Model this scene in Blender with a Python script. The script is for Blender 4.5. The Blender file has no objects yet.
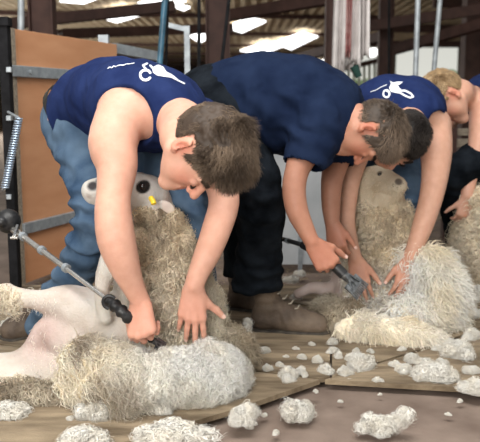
import bpy, math, random
import numpy as np
from mathutils import Vector, Matrix
random.seed(7); RNG = np.random.default_rng(11)
# ---------------------------------------------------------------- camera
F = 760.0; CAMH = 0.95; TH = math.atan((221-105)/F)
CT, ST = math.cos(TH), math.sin(TH)
def W(px, py, Y):
    """point at pixel px,py of the photograph, at world depth Y"""
    u = (px-240)/F; v = (221-py)/F
    t = Y/(CT+v*ST)
    return np.array([u*t, Y, CAMH+t*(v*CT-ST)])
def S(r, Y): return r*Y/F                      # a length of r pixels at depth Y, in metres
def G(px, py, z=0.0):
    u = (px-240)/F; v = (221-py)/F
    t = (z-CAMH)/(v*CT-ST)
    return np.array([u*t, t*(CT+v*ST), z])
sc = bpy.context.scene; COL = sc.collection
cd = bpy.data.cameras.new('camera'); cam = bpy.data.objects.new('camera', cd); COL.objects.link(cam)
cam.location = (0,0,CAMH); cam.rotation_euler = (math.pi/2-TH,0,0)
cd.sensor_width = 36; cd.lens = F/480*36; cd.clip_end = 400
cd.dof.use_dof = True; cd.dof.focus_distance = 2.5; cd.dof.aperture_fstop = 4.5
sc.camera = cam
sc.view_settings.view_transform = 'Standard'; sc.view_settings.look = 'None'; sc.view_settings.gamma = 1
# ---------------------------------------------------------------- maths
def nz(v): v = np.asarray(v, float); return v/(np.linalg.norm(v)+1e-12)
def _hash(i, j, k, s):
    n = (i*73856093) ^ (j*19349663) ^ (k*83492791) ^ (s*2654435)
    n = (n ^ (n >> 13))*1274126177 & 0x7fffffff
    n = (n ^ (n >> 15))*1103515245 & 0x7fffffff
    return (n & 0xffff)/32767.5-1
def noise(P, sc_, s=0):
    Q = np.asarray(P)*sc_; I = np.floor(Q).astype(np.int64); f = Q-I; f = f*f*(3-2*f); r = 0
    for a in (0,1):
        for b in (0,1):
            for c in (0,1):
                w = (f[:,0] if a else 1-f[:,0])*(f[:,1] if b else 1-f[:,1])*(f[:,2] if c else 1-f[:,2])
                r = r+w*_hash(I[:,0]+a, I[:,1]+b, I[:,2]+c, s)
    return r
def fbm(P, sc_, o=3, s=0):
    return sum(noise(P, sc_*2**i, s+i)/2**i for i in range(o))
# ---------------------------------------------------------------- solid modelling on a grid
class Vol:
    def __init__(s, h=0.005): s.h = h; s.ops = []
    def add(s, fn, lo, hi, k=0.01, sub=False): s.ops.append((fn, np.array(lo), np.array(hi), k, sub)); return s
    def cone(s, a, b, ra, rb, k=0.012, sub=False):
        a = np.array(a, float); b = np.array(b, float); m = max(ra, rb)
        d = b-a; L2 = float(d@d)
        if L2 < 1e-10 or math.sqrt(L2) <= abs(ra-rb):
            c, r = (a, ra) if ra > rb else (b, rb)
            fn = lambda P: np.linalg.norm(P-c, axis=-1)-r
        else:
            def fn(P):
                pa = P-a; y = pa@d/L2
                t = np.clip(y, 0, 1)
                # round cone: shift the foot point to respect the taper
                q = pa-y[..., None]*d; x = np.linalg.norm(q, axis=-1); L = math.sqrt(L2)
                sl = (ra-rb)/L; t = np.clip(y+x/L*(sl/math.sqrt(max(1e-6, 1-sl*sl)))*-1, 0, 1)
                return np.linalg.norm(pa-t[..., None]*d, axis=-1)-(ra+(rb-ra)*t)
        return s.add(fn, np.minimum(a, b)-m, np.maximum(a, b)+m, k, sub)
    def ball(s, c, r, k=0.012, sub=False): return s.cone(c, c, r, r, k, sub)
    def ell(s, c, rad, ax=None, k=0.012, sub=False):
        c = np.array(c, float); rad = np.array(rad, float); M = np.eye(3) if ax is None else np.array([nz(a) for a in ax])
        def fn(P):
            q = (P-c)@M.T; k0 = np.linalg.norm(q/rad, axis=-1); k1 = np.linalg.norm(q/(rad*rad), axis=-1)
            return k0*(k0-1)/(k1+1e-9)
        m = rad.max(); return s.add(fn, c-m, c+m, k, sub)
    def box(s, c, rad, ax=None, rnd=0.005, k=0.008, sub=False):
        c = np.array(c, float); rad = np.array(rad, float)-rnd; M = np.eye(3) if ax is None else np.array([nz(a) for a in ax])
        def fn(P):
            q = np.abs((P-c)@M.T)-rad
            return np.linalg.norm(np.maximum(q, 0), axis=-1)+np.minimum(q.max(-1), 0)-rnd
        m = np.linalg.norm(rad)+rnd; return s.add(fn, c-m, c+m, k, sub)
    def chain(s, pts, k=0.015, grow=0, sub=False):
        """pts: (px,py,Y,r_px)"""
        C = [np.append(W(*p[:3]), S(p[3], p[2])+grow) for p in pts]; C = [2*C[0]-C[1]]+C+[2*C[-1]-C[-2]]; Q = []
        for i in range(1, len(C)-2):
            for t in np.linspace(0, 1, 4)[:-1]:
                Q.append(.5*(2*C[i]+(C[i+1]-C[i-1])*t+(2*C[i-1]-5*C[i]+4*C[i+1]-C[i+2])*t*t+(3*C[i]-C[i-1]-3*C[i+1]+C[i+2])*t**3))
        Q = np.array(Q+[C[-2]]); Q[:,3] = np.maximum(Q[:,3], .002)
        def fn(P):
            r = None
            for a, b in zip(Q, Q[1:]):
                d = b[:3]-a[:3]; L2 = max(float(d@d), 1e-9); sl = min(.9, max(-.9, (a[3]-b[3])/math.sqrt(L2))); pa = P-a[:3]; y = pa@d/L2
                x = np.sqrt(np.maximum((pa*pa).sum(-1)-y*y*L2, 0)); t = np.clip(y-x/math.sqrt(L2)*sl/math.sqrt(1-sl*sl), 0, 1)
                v = np.sqrt((y-t)**2*L2+x*x)-(a[3]+(b[3]-a[3])*t); r = v if r is None else np.minimum(r, v)
            return r
        return s.add(fn, (Q[:,:3]-Q[:,3:]).min(0), (Q[:,:3]+Q[:,3:]).max(0), k, sub)
    def torso(s, st, lat, k=0.04, grow=0):
        """st: (centre, half width, half thickness)"""
        lat = nz(lat)
        for (c, w, r), (c2, w2, r2) in zip(st, st[1:]):
            for e in (-1, -.33, .33, 1):
                s.cone(c+lat*e*(w-r), c2+lat*e*(w2-r2), r+grow, r2+grow, k)
        return s
    def plane(s, p, n):
        """cut away what lies on the side n of point p"""
        p = np.array(p, float); n = nz(n); s.ops.append(('plane', p, n, 0, True)); return s
    def mesh(s, bias=0.0):
        adds = [o for o in s.ops if o[0] != 'plane' and not o[4]]
        lo = np.min([o[1] for o in adds], 0)-4*s.h-.01; hi = np.max([o[2] for o in adds], 0)+4*s.h+.01
        n = np.ceil((hi-lo)/s.h).astype(int)+1
        D = np.full(n, 0.06, np.float32); ax = [lo[i]+s.h*np.arange(n[i]) for i in range(3)]
        for fn, a, b, k, sub in s.ops:
            if isinstance(fn, str):
                g = (ax[0]-a[0])[:,None,None]*b[0]+(ax[1]-a[1])[None,:,None]*b[1]+(ax[2]-a[2])[None,None,:]*b[2]
                D = np.maximum(D, g).astype(np.float32); continue
            pad = k+3*s.h+.004
            i0 = np.clip(np.floor((a-pad-lo)/s.h).astype(int), 0, n); i1 = np.clip(np.ceil((b+pad-lo)/s.h).astype(int)+1, 0, n)
            if (i1 <= i0).any(): continue
            X, Y, Z = np.meshgrid(ax[0][i0[0]:i1[0]], ax[1][i0[1]:i1[1]], ax[2][i0[2]:i1[2]], indexing='ij')
            v = fn(np.stack([X, Y, Z], -1)).astype(np.float32)
            sl = tuple(slice(i0[i], i1[i]) for i in range(3)); o = D[sl]
            if sub:
                hh = np.clip(k-np.abs(o+v), 0, None)/k if k > 0 else 0
                D[sl] = np.maximum(o, -v)+hh*hh*k*.25
            else:
                hh = np.clip(k-np.abs(o-v), 0, None)/k
                D[sl] = np.minimum(o, v)-hh*hh*k*.25
        D += bias
        return surfnet(D, lo, s.h)
def surfnet(D, lo, h):
    ins = D < 0; n = D.shape
    cnt = np.zeros(tuple(x-1 for x in n), np.int8)
    for a in (0,1):
        for b in (0,1):
            for c in (0,1): cnt += ins[a:n[0]-1+a, b:n[1]-1+b, c:n[2]-1+c]
    act = np.argwhere((cnt > 0) & (cnt < 8))
    idx = np.full(cnt.shape, -1, np.int32); idx[act[:,0], act[:,1], act[:,2]] = np.arange(len(act))
    acc = np.zeros((len(act), 3)); num = np.zeros(len(act))
    cor = [(a,b,c) for a in (0,1) for b in (0,1) for c in (0,1)]
    val = {c: D[act[:,0]+c[0], act[:,1]+c[1], act[:,2]+c[2]] for c in cor}
    for c in cor:
        for ax in range(3):
            if c[ax]: continue
            e = list(c); e[ax] = 1; e = tuple(e); v0, v1 = val[c], val[e]; m = (v0 < 0) != (v1 < 0)
            t = np.where(m, v0/(np.where(m, v0-v1, 1)), 0); p = np.repeat(np.array([c], float), len(act), 0); p[:,ax] += t
            acc[m] += p[m]; num[m] += 1
    V = lo+h*(act+acc/num[:,None]); Fc = []
    for ax in range(3):
        o1, o2 = [(1,2),(2,0),(0,1)][ax]
        sl0 = [slice(None)]*3; sl1 = [slice(None)]*3; sl0[ax] = slice(0,-1); sl1[ax] = slice(1,None)
        d = ins[tuple(sl0)] != ins[tuple(sl1)]; e = np.argwhere(d)
        e = e[(e[:,o1] > 0) & (e[:,o2] > 0) & (e[:,o1] < n[o1]-1) & (e[:,o2] < n[o2]-1)]
        def cell(a, b):
            q = e.copy(); q[:,o1] -= a; q[:,o2] -= b; return idx[q[:,0], q[:,1], q[:,2]]
        q = np.stack([cell(1,1), cell(0,1), cell(0,0), cell(1,0)], 1)
        fl = ~ins[e[:,0], e[:,1], e[:,2]]; q[fl] = q[fl][:, ::-1]; Fc.append(q)
    Fc = np.concatenate(Fc); Fc = Fc[(Fc >= 0).all(1)]
    return V, Fc
def normals(V, Fc):
    N = np.zeros_like(V); a, b, c, d = (V[Fc[:,i]] for i in range(4)); f = np.cross(c-a, d-b)
    for i in range(4):
        for j in range(3): N[:,j] += np.bincount(Fc[:,i], f[:,j], len(V))
    return N/(np.linalg.norm(N, axis=1)[:,None]+1e-12)
def relax(V, Fc, it=2, w=.5):
    for _ in range(it):
        A = np.zeros_like(V); c = np.zeros(len(V))
        for i in range(4):
            for o in (1,3):
                for j in range(3): A[:,j] += np.bincount(Fc[:,i], V[Fc[:,(i+o)%4],j], len(V))
                c += np.bincount(Fc[:,i], minlength=len(V))
        V = V*(1-w)+w*A/np.maximum(c,1)[:,None]
    return V
def make(name, V, Fc, mat, parent=None, col=None, smooth=True):
    """one mesh object; its origin is put at its own base"""
    V = np.asarray(V, float); Fc = np.asarray(Fc)
    org = np.array([(V[:,0].min()+V[:,0].max())/2, (V[:,1].min()+V[:,1].max())/2, V[:,2].min()])
    pl = np.array(parent['_org']) if parent is not None and '_org' in parent else np.zeros(3)
    me = bpy.data.meshes.new(name); me.vertices.add(len(V)); me.vertices.foreach_set('co', (V-org).astype(np.float32).ravel())
    k = Fc.shape[1]; me.loops.add(Fc.size); me.loops.foreach_set('vertex_index', Fc.astype(np.int32).ravel())
    me.polygons.add(len(Fc)); me.polygons.foreach_set('loop_start', np.arange(0, Fc.size, k, dtype=np.int32))
    me.update(calc_edges=True); me.validate()
    me.polygons.foreach_set('use_smooth', np.full(len(me.polygons), smooth))
    if col is not None:
        at = me.color_attributes.new('col', 'FLOAT_COLOR', 'POINT')
        c4 = np.ones((len(V), 4), np.float32); c4[:,:3] = col; at.data.foreach_set('color', c4.ravel())
    me.materials.append(mat); o = bpy.data.objects.new(name, me); COL.objects.link(o)
    o.location = org-pl; o['_org'] = org.tolist()
    if parent is not None: o.parent = parent
    return o
def volobj(name, vol, mat, parent=None, disp=None, col=None, rel=1, zmin=None):
    V, Fc = vol.mesh(); V = relax(V, Fc, rel)
    if disp: N = normals(V, Fc); V = V+N*disp(V, N)[:,None]
    if zmin is not None: V[:,2] = np.maximum(V[:,2], zmin)
    N = normals(V, Fc)
    o = make(name, V, Fc, mat, parent, None if col is None else col(V, N)); o_data[o.name] = (V, Fc, N)
    return o
o_data = {}
class MB:
    """collects flat-sided shapes into one mesh"""
    def __init__(s): s.v = []; s.f = []
    def poly(s, V, Fs):
        n = len(s.v); s.v += [tuple(map(float, v)) for v in V]; s.f += [tuple(i+n for i in f) for f in Fs]; return s
    def box(s, c, r, ax=None):
        c = np.array(c, float); M = np.eye(3) if ax is None else np.array([nz(a) for a in ax]); V = []
        for i in (-1,1):
            for j in (-1,1):
                for k in (-1,1): V.append(c+M[0]*i*r[0]+M[1]*j*r[1]+M[2]*k*r[2])
        return s.poly(V, [(0,1,3,2),(4,6,7,5),(0,4,5,1),(2,3,7,6),(0,2,6,4),(1,5,7,3)])
    def bar(s, a, b, w, t, up=(0,0,1)):
        a = np.array(a, float); b = np.array(b, float); d = nz(b-a); l = np.cross(d, up)
        if np.linalg.norm(l) < 1e-3: l = np.cross(d, (0,1,0))
        l = nz(l); u = np.cross(l, d); return s.box((a+b)/2, (np.linalg.norm(b-a)/2, w/2, t/2), (d, l, u))
    def tube(s, pts, r, n=12, cap=True):
        pts = [np.array(p, float) for p in pts]; rr = r if isinstance(r, (list, tuple)) else [r]*len(pts)
        d0 = nz(pts[1]-pts[0]); u = nz(np.cross(d0, (0,0,1) if abs(d0[2]) < .9 else (1,0,0))); V = []
        for i, p in enumerate(pts):
            d = nz(pts[min(i+1, len(pts)-1)]-pts[max(i-1, 0)]); u = nz(u-d*(u@d)); w = np.cross(d, u)
            for j in range(n):
                a = 2*math.pi*j/n; V.append(p+rr[i]*(u*math.cos(a)+w*math.sin(a)))
        Fs = [(i*n+j, i*n+(j+1)%n, (i+1)*n+(j+1)%n, (i+1)*n+j) for i in range(len(pts)-1) for j in range(n)]
        if cap: Fs += [tuple(range(n))[::-1], tuple((len(pts)-1)*n+j for j in range(n))]
        return s.poly(V, Fs)
    def build(s, name, mat, parent=None, smooth=False, bevel=0):
        V = np.array(s.v); org = np.array([(V[:,0].min()+V[:,0].max())/2, (V[:,1].min()+V[:,1].max())/2, V[:,2].min()])
        pl = np.array(parent['_org']) if parent is not None else np.zeros(3)
        me = bpy.data.meshes.new(name); me.from_pydata([tuple(v-org) for v in V], [], s.f); me.update()
        me.materials.append(mat); o = bpy.data.objects.new(name, me); COL.objects.link(o); o.location = org-pl; o['_org'] = org.tolist()
        if smooth:
            me.polygons.foreach_set('use_smooth', np.full(len(me.polygons), True)); me.set_sharp_from_angle(angle=math.radians(40))
        if bevel: m = o.modifiers.new('bevel', 'BEVEL'); m.width = bevel; m.segments = 2; m.limit_method = 'ANGLE'
        if parent is not None: o.parent = parent
        return o
def tag(o, label=None, cat=None, group=None, kind=None):
    for k, v in (('label', label), ('category', cat), ('group', group), ('kind', kind)):
        if v: o[k] = v
    return o
def empty(name, loc, label, cat, group=None):
    o = bpy.data.objects.new(name, None); COL.objects.link(o); o.location = tuple(loc); o['_org'] = [float(x) for x in loc]
    o.empty_display_size = .1; return tag(o, label, cat, group)
# ---------------------------------------------------------------- materials
def mat(name, c=(.5,.5,.5), rough=.6, metal=0, c2=None, ns=20, nd=4, bump=0, bs=60, attr=False, sss=0, sheen=0, stretch=(1,1,1), emit=0, lo=.35, hi=.65, coat=0, spec=.5):
    m = bpy.data.materials.new(name); m.use_nodes = True; nt = m.node_tree; N = nt.nodes; L = nt.links; b = N['Principled BSDF']
    b.inputs['Roughness'].default_value = rough; b.inputs['Metallic'].default_value = metal
    b.inputs['Base Color'].default_value = (*c, 1); b.inputs['Specular IOR Level'].default_value = spec
    tc = N.new('ShaderNodeTexCoord'); mp = N.new('ShaderNodeMapping'); mp.inputs['Scale'].default_value = stretch; L.new(tc.outputs['Object'], mp.inputs['Vector'])
    last = None
    if attr:
        a = N.new('ShaderNodeAttribute'); a.attribute_name = 'col'; last = a.outputs['Color']
    if c2 is not None:
        n = N.new('ShaderNodeTexNoise'); n.inputs['Scale'].default_value = ns; n.inputs['Detail'].default_value = nd; L.new(mp.outputs[0], n.inputs['Vector'])
        r = N.new('ShaderNodeValToRGB'); r.color_ramp.elements[0].position = lo; r.color_ramp.elements[1].position = hi
        r.color_ramp.elements[0].color = (*c, 1); r.color_ramp.elements[1].color = (*c2, 1); L.new(n.outputs['Fac'], r.inputs[0])
        if last is not None:
            x = N.new('ShaderNodeMixRGB'); x.blend_type = 'MULTIPLY'; x.inputs[0].default_value = 1; L.new(last, x.inputs[1]); L.new(r.outputs[0], x.inputs[2]); last = x.outputs[0]
        else: last = r.outputs[0]
    if last is not None: L.new(last, b.inputs['Base Color'])
    if bump:
        n = N.new('ShaderNodeTexNoise'); n.inputs['Scale'].default_value = bs; n.inputs['Detail'].default_value = 5; L.new(mp.outputs[0], n.inputs['Vector'])
        u = N.new('ShaderNodeBump'); u.inputs['Strength'].default_value = bump; u.inputs['Distance'].default_value = .01; L.new(n.outputs['Fac'], u.inputs['Height']); L.new(u.outputs[0], b.inputs['Normal'])
    if sss: b.inputs['Subsurface Weight'].default_value = sss; b.inputs['Subsurface Radius'].default_value = (.02,.008,.004); b.inputs['Subsurface Scale'].default_value = .5
    if sheen: b.inputs['Sheen Weight'].default_value = sheen; b.inputs['Sheen Roughness'].default_value = .5
    if coat: b.inputs['Coat Weight'].default_value = coat
    if emit: b.inputs['Emission Color'].default_value = (*c, 1); b.inputs['Emission Strength'].default_value = emit
    return m
# ---------------------------------------------------------------- strands and locks
def strands(name, P, D, L, R, col, mat_, parent, curl=.15, turns=1.5, segs=5, droop=0., seed=1, sides=3, zmin=.003, taper=.15):
    """P roots, D directions, L lengths, R radii, col colours; all per strand, as one mesh"""
    rg = np.random.default_rng(seed); n = len(P); L = np.broadcast_to(L, n); R = np.broadcast_to(R, n)
    D = D/(np.linalg.norm(D, axis=1)[:,None]+1e-9); h = rg.normal(size=(n,3)); U = np.cross(D, h); U /= np.linalg.norm(U, axis=1)[:,None]+1e-9; X = np.cross(D, U)
    ph = rg.uniform(0, 6.28, n); tw = turns*rg.uniform(.6, 1.4, n)*6.28; V = np.zeros((n, segs+1, sides, 3))
    for i in range(segs+1):
        t = i/segs; a = ph+tw*t
        c = P+D*(L*t)[:,None]+((U*np.cos(a)[:,None]+X*np.sin(a)[:,None])-(U*np.cos(ph)[:,None]+X*np.sin(ph)[:,None])*(1-t))*(curl*L*min(1, t*2))[:,None]
        c[:,2] -= droop*L*t*t
        c[:,2] = np.maximum(c[:,2], zmin)
        r = R*(1-(1-taper)*t**1.5)
        for j in range(sides):
            q = 6.283*j/sides; V[:,i,j] = c+(U*math.cos(q)+X*math.sin(q))*r[:,None]
    base = (np.arange(n)*(segs+1)*sides)[:,None]; Fs = []
    for i in range(segs):
        for j in range(sides):
            k = (j+1)%sides; Fs.append(base+np.array([[i*sides+j, i*sides+k, (i+1)*sides+k, (i+1)*sides+j]]))
    C = np.repeat(np.broadcast_to(col, (n,3)), (segs+1)*sides, 0)
    return make(name, V.reshape(-1,3), np.concatenate(Fs), mat_, parent, C)
# ---------------------------------------------------------------- anatomy
def frame(fwd, up):
    f = nz(fwd); u = np.array(up, float); u = nz(u-f*(u@f)); return np.array([np.cross(f, u), f, u])   # right, forward, up
def head(v, c, fwd, up, s=1.0, neck=None):
    """adds a head to v; c is the centre of the skull. Returns local->world function and the axes"""
    A = frame(fwd, up); c = np.array(c, float); T = lambda x, y, z: c+s*(A[0]*x+A[1]*y+A[2]*z)
    e = lambda p, r, k=.012, sub=False, ax=None: v.ell(T(*p), np.array(r)*s, A if ax is None else ax, k, sub)
    e((0,-.012,.025), (.076,.094,.085)); e((0,.02,-.005), (.068,.078,.085), .02)
    for x in (-1,1):                                           # cheeks and jaw
        e((x*.036,.045,-.045), (.03,.034,.036), .025)
        v.cone(T(x*.058,.0,-.05), T(x*.022,.072,-.098), .02*s, .018*s, .03)
        v.cone(T(x*.045,.078,.022), T(x*.012,.09,.018), .011*s, .012*s, .012)     # brow
    v.cone(T(-.014,.076,-.1), T(.014,.076,-.1), .019*s, .019*s, .02)             # chin
    e((0,.06,-.07), (.034,.034,.03), .02)
    for x in (-1,1): e((x*.032,.101,-.004), (.019,.017,.013), .014, True)          # eye sockets
    v.cone(T(0,.088,.008), T(0,.113,-.03), .009*s, .0125*s, .012)                # nose
    for x in (-1,1):
        v.ball(T(x*.012,.1,-.036), .0085*s, .006); v.ball(T(x*.0065,.107,-.043), .0035*s, .004, True)
        e((x*.032,.08,-.006), (.0155,.0135,.0125), .004)                          # eyelids
        e((x*.032,.0935,-.0085), (.013,.0016,.0016), .002, True)
    v.cone(T(-.017,.088,-.064), T(.017,.088,-.064), .0062*s, .0062*s, .006); v.cone(T(-.014,.088,-.076), T(.014,.088,-.076), .0068*s, .0068*s, .007)
    v.cone(T(-.02,.098,-.07), T(.02,.098,-.07), .0022*s, .0022*s, .003, True)
    for x in (-1,1):                                           # ears
        E = np.array([A[0]*x*.8-A[1]*.5, A[1]*.8+A[0]*x*.5, A[2]])
        v.ell(T(x*.083,-.008,-.005), np.array((.0075,.019,.032))*s, E, .006)
        v.ell(T(x*.091,-.0,-.001), np.array((.006,.0105,.02))*s, E, .006, True)
        v.ball(T(x*.08,.004,-.03), .0085*s, .006)
    if neck is not None:
        v.cone(T(0,-.035,-.06), neck, .056*s, .064*s, .03)
    return T, A
def scalp(T, A, s, V, N, side=-.03, fr=.055):
    """true where hair grows, for points in head space"""
    c = T(0,0,0); q = (V-c)@A.T/s; x, y, z = q[:,0], q[:,1], q[:,2]
    line = np.where(y > 0, side+.0+(y/.09)**1.2*(fr-side), side+.0+y*.75)           # hairline height as a function of y
    line = np.where(y > 0, side+(np.clip(y,0,.1)/.09)**1.3*(fr-side), side+y*.9)
    ear = (np.abs(x) > .06) & (np.abs(y+.005) < .022) & (z < .03)
    return (z > line+.004*noise(V, 90, 5)) & ~ear & (y < .1)
def hair(parent, T, A, s, m, thick, col, col2, n=5000, ln=(.012,.04), side=-.03, fr=.055, seed=1, quiff=0.):
    """a shell of close hair and individual strands over it"""
    v = Vol(.004*s)
    v.ell(T(0,-.014,.028), np.array((.08,.099,.09+thick*.4))*s, A, .01); v.ell(T(0,.018,.0), np.array((.0715,.0815,.088))*s, A, .02)
    v.ell(T(0,.03+quiff,.07), np.array((.06,.055,.03+thick))*s, A, .03)
    V, Fc = v.mesh(); V = relax(V, Fc, 1); N = normals(V, Fc)
    keep = scalp(T, A, s, V, N, side, fr); F2 = Fc[keep[Fc].all(1)]
    V = V+N*((.006*noise(V, 38, seed)+.003*noise(V, 80, seed))*(1 if thick > .012 else .4)*np.clip(((V-T(0,0,0))@A[2])/.06, .1, 1)+.001*noise(V, 160, 3))[:,None]
    used = np.unique(F2); mp = np.full(len(V), -1); mp[used] = np.arange(len(used))
    Vs, Ns = V[used], N[used]; F3 = mp[F2]
    inner = Vs-Ns*.006*s                                        # give the cap thickness
    E = np.concatenate([F3[:,[i,(i+1)%4]] for i in range(4)]); key = np.sort(E, 1); _, inv, cnt = np.unique(key, axis=0, return_inverse=True, return_counts=True)
    bd = E[cnt[inv.ravel()] == 1]; k = len(Vs)
    F4 = np.concatenate([F3, F3[:, ::-1]+k, np.stack([bd[:,1], bd[:,0], bd[:,0]+k, bd[:,1]+k], 1)])
    allV = np.concatenate([Vs, inner]); cc = np.array(col)*(.8+.25*fbm(allV, 45, 2, seed)[:,None])
    cap = make('hair', allV, F4, m, parent, np.clip(cc, 0, 1))
    rg = np.random.default_rng(seed); ii = rg.choice(len(used), n); P = Vs[ii]; Nn = Ns[ii]; q = (P-T(0,0,0))@A.T/s
    top = np.clip((q[:,2]-.02)/.06, 0, 1)[:,None]
    sw = noise(P, 22, seed+3)[:,None]; sw2 = noise(P, 22, seed+8)[:,None]
    D = Nn*(.16+.30*top)+A[1]*(.75*top+.1)-A[2]*(1-top)*.8+A[0]*sw*.9+A[1]*sw2*.6+rg.normal(size=P.shape)*.08
    L = (ln[0]+(ln[1]-ln[0])*top[:,0]*(.7+.6*rg.random(n)))*s
    cc = np.array(col)*(1-top*.0)+(np.array(col2)-np.array(col))*np.clip(rg.random((n,1))*.6+.15+.55*sw2, 0, 1)
    strands('hair_strands', P-Nn*.002, D, L, .0009*s, np.clip(cc, 0, 1), m, cap, curl=.12, turns=.6, segs=4, seed=seed)
    return cap
def face_hair(parent, T, A, s, m, col):
    rg = np.random.default_rng(4)
    for x in (-1, 1):      # brow and lashes
        t = rg.random(420); P = np.stack([T(x*(.012+.036*a), .097-.016*a*a+.001*rg.normal(), .0215+.007*math.sin(a*2.2)+.0026*rg.normal()) for a in t]); 
        strands('eyebrow', P, A[0]*x*1.0+A[1]*.35+A[2]*.1+rg.normal(size=P.shape)*.15, .010*s, .0007*s, col, m, parent, .05, .3, 3, 0, 5)
        t = np.linspace(0, 1, 60); P = np.stack([T(x*(.0195+.025*a), .0945-.004*(2*a-1)**2, -.009-.002*math.sin(a*3.14)) for a in t])
        strands('eyelashes', P, A[1]*.9-A[2]*.5+A[0]*x*.2+rg.normal(size=P.shape)*.1, .008*s, .0007*s, np.array(col)*.6, m, parent, .05, .3, 3, 0, 6)
def hand(v, w, d, n, side, curl=(20,20,20,20), spread=6, thumb=(.6,.55,.2), s=1.0, tc=15, flex=1.0):
    """w wrist, d towards the fingers, n out of the back of the hand, side +1/-1 picks the thumb's side; curl in degrees per joint"""
    d = nz(d); n = nz(np.array(n)-d*(np.array(n)@d)); l = np.cross(d, n)*side; w = np.array(w, float); tips = []
    K = [(.031,.088,.003), (.010,.092,.006), (-.011,.087,.004), (-.030,.078,-.002)]; LN = (.073,.082,.076,.06); RD = (.0098,.01,.0095,.0085)
    pr = 0
    for i, (a, b, c) in enumerate(K):
        k0 = w+(l*a*.55+d*.012)*s; k1 = w+(l*a+d*b+n*c)*s
        v.cone(k0, k1, .0165*s, .0135*s, .012)
        sp = math.radians(spread*(1.5-i)); p = k1; u = nz(d*math.cos(sp)+l*math.sin(sp)); ang = 0
        for j, fr in enumerate((.46,.3,.24)):
            ang += math.radians(curl[i]*(1.1 if j < 2 else .7)); q = p+(u*math.cos(ang)-n*math.sin(ang))*LN[i]*fr*s
            v.cone(p, q, RD[i]*s*(1-.08*j), RD[i]*s*(1-.08*(j+1)), .0035 if j else .006); p = q
        tips.append((q, u*math.cos(ang)-n*math.sin(ang), u*math.sin(ang)+n*math.cos(ang), RD[i]*s*.76))
    v.cone(w+d*.02*s-n*.006*s, w+d*.07*s-n*.008*s, .02*s, .018*s, .015)
    t0 = w+(l*.018+d*.016-n*.006)*s; t1 = w+(l*.045+d*.048-n*.012)*s; tv = nz(l*thumb[0]+d*thumb[1]-n*thumb[2])
    v.cone(t0, t1, .017*s, .0145*s, .014)
    t2 = t1+tv*.036*s; tv2 = nz(tv*math.cos(math.radians(tc))+d*math.sin(math.radians(tc))); t3 = t2+tv2*.028*s
    v.cone(t1, t2, .0125*s, .0112*s, .006); v.cone(t2, t3, .0112*s, .0088*s, .004)
    nn = nz(n+l*.6); tips.append((t3, tv2, nz(nn-tv2*(nn@tv2)), .0088*s)); return tips
def nails(parent, tips, m):
    for p, d, n, r in tips:
        mb = MB()
        l = np.cross(d, n); pts = []; rows = []
        for i in range(5):
            for j in range(5):
                a = (i/4-.5)*1.5; b = (j/4-.45)*1.35*r; tapering = 1-.12*(j == 4)
                pts.append(p+d*b+(n*math.cos(a)+l*math.sin(a)*tapering)*r*1.06)
        mb.poly(pts, [(i*5+j, i*5+j+1, (i+1)*5+j+1, (i+1)*5+j) for i in range(4) for j in range(4)])
        mb.build('fingernail', m, parent, smooth=True)
def skincol(hands=(), heads=(), base=(1,1,1), extra=None):
    def f(V, N):
        c = np.ones((len(V),3))*np.array(base); c *= (1+.05*fbm(V, 9, 3, 2))[:,None]
        for p, r, k in hands:
            w = np.clip(1.3-np.linalg.norm(V-p, axis=1)/r, 0, 1)[:,None]*k; c = c*(1-w)+c*np.array((1.0,.70,.66))*w
        for T, A, s in heads:
            for q, r, k, t in [((0,.1,-.03), .035, .6, (1,.68,.62)), ((.045,.07,-.03), .035, .7, (1,.7,.66)), ((-.045,.07,-.03), .035, .7, (1,.7,.66)),
                               ((.085,-.005,-.005), .035, .8, (1,.62,.56)), ((-.085,-.005,-.005), .035, .8, (1,.62,.56)), ((0,.094,-.07), .02, .8, (.95,.55,.5)), ((0,.05,-.09), .05, .35, (.85,.78,.75))]:
                w = np.clip(1.25-np.linalg.norm(V-T(*q), axis=1)/(r*s), 0, 1)[:,None]*k; c = c*(1-w)+c*np.array(t)*w
        if extra is not None: c = extra(V, N, c)
        return np.clip(c, 0, 1.2)
    return f
def wrinkle(rings=(), amp=.004, sc_=14, gen=.6, seed=3, sag=None):
    """cloth folds: noise plus rings about joints; rings = (centre, axis, radius, amp, freq)"""
    def f(V, N):
        w = amp*gen*(1-2*np.abs(fbm(V*np.array((1,1,.55)), sc_, 3, seed)))
        for c, ax, r, a, fq in rings:
            q = (V-c); y = q@nz(ax); m = np.exp(-(np.linalg.norm(q, axis=1)/r)**2)
            w += a*m*np.sin(y*fq+3*noise(V, 9, seed+4)+1.2*noise(V, 25, seed))
        return w
    return f
def on_surface(key, ps, dirs=None):
    """drop points along the view to the given mesh: returns surface point and normal"""
    from mathutils.bvhtree import BVHTree
    V, Fc, N = o_data[key]
    t = BVHTree.FromPolygons([tuple(v) for v in V], [tuple(int(i) for i in f) for f in Fc]); out = []
    for (px, py) in ps:
        o = np.array([0,0,CAMH]); d = nz(W(px, py, 3)-o); r = t.ray_cast(Vector(o), Vector(d))
        out.append((np.array(r[0]), np.array(r[1])) if r[0] is not None else None)
    return out
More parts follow.
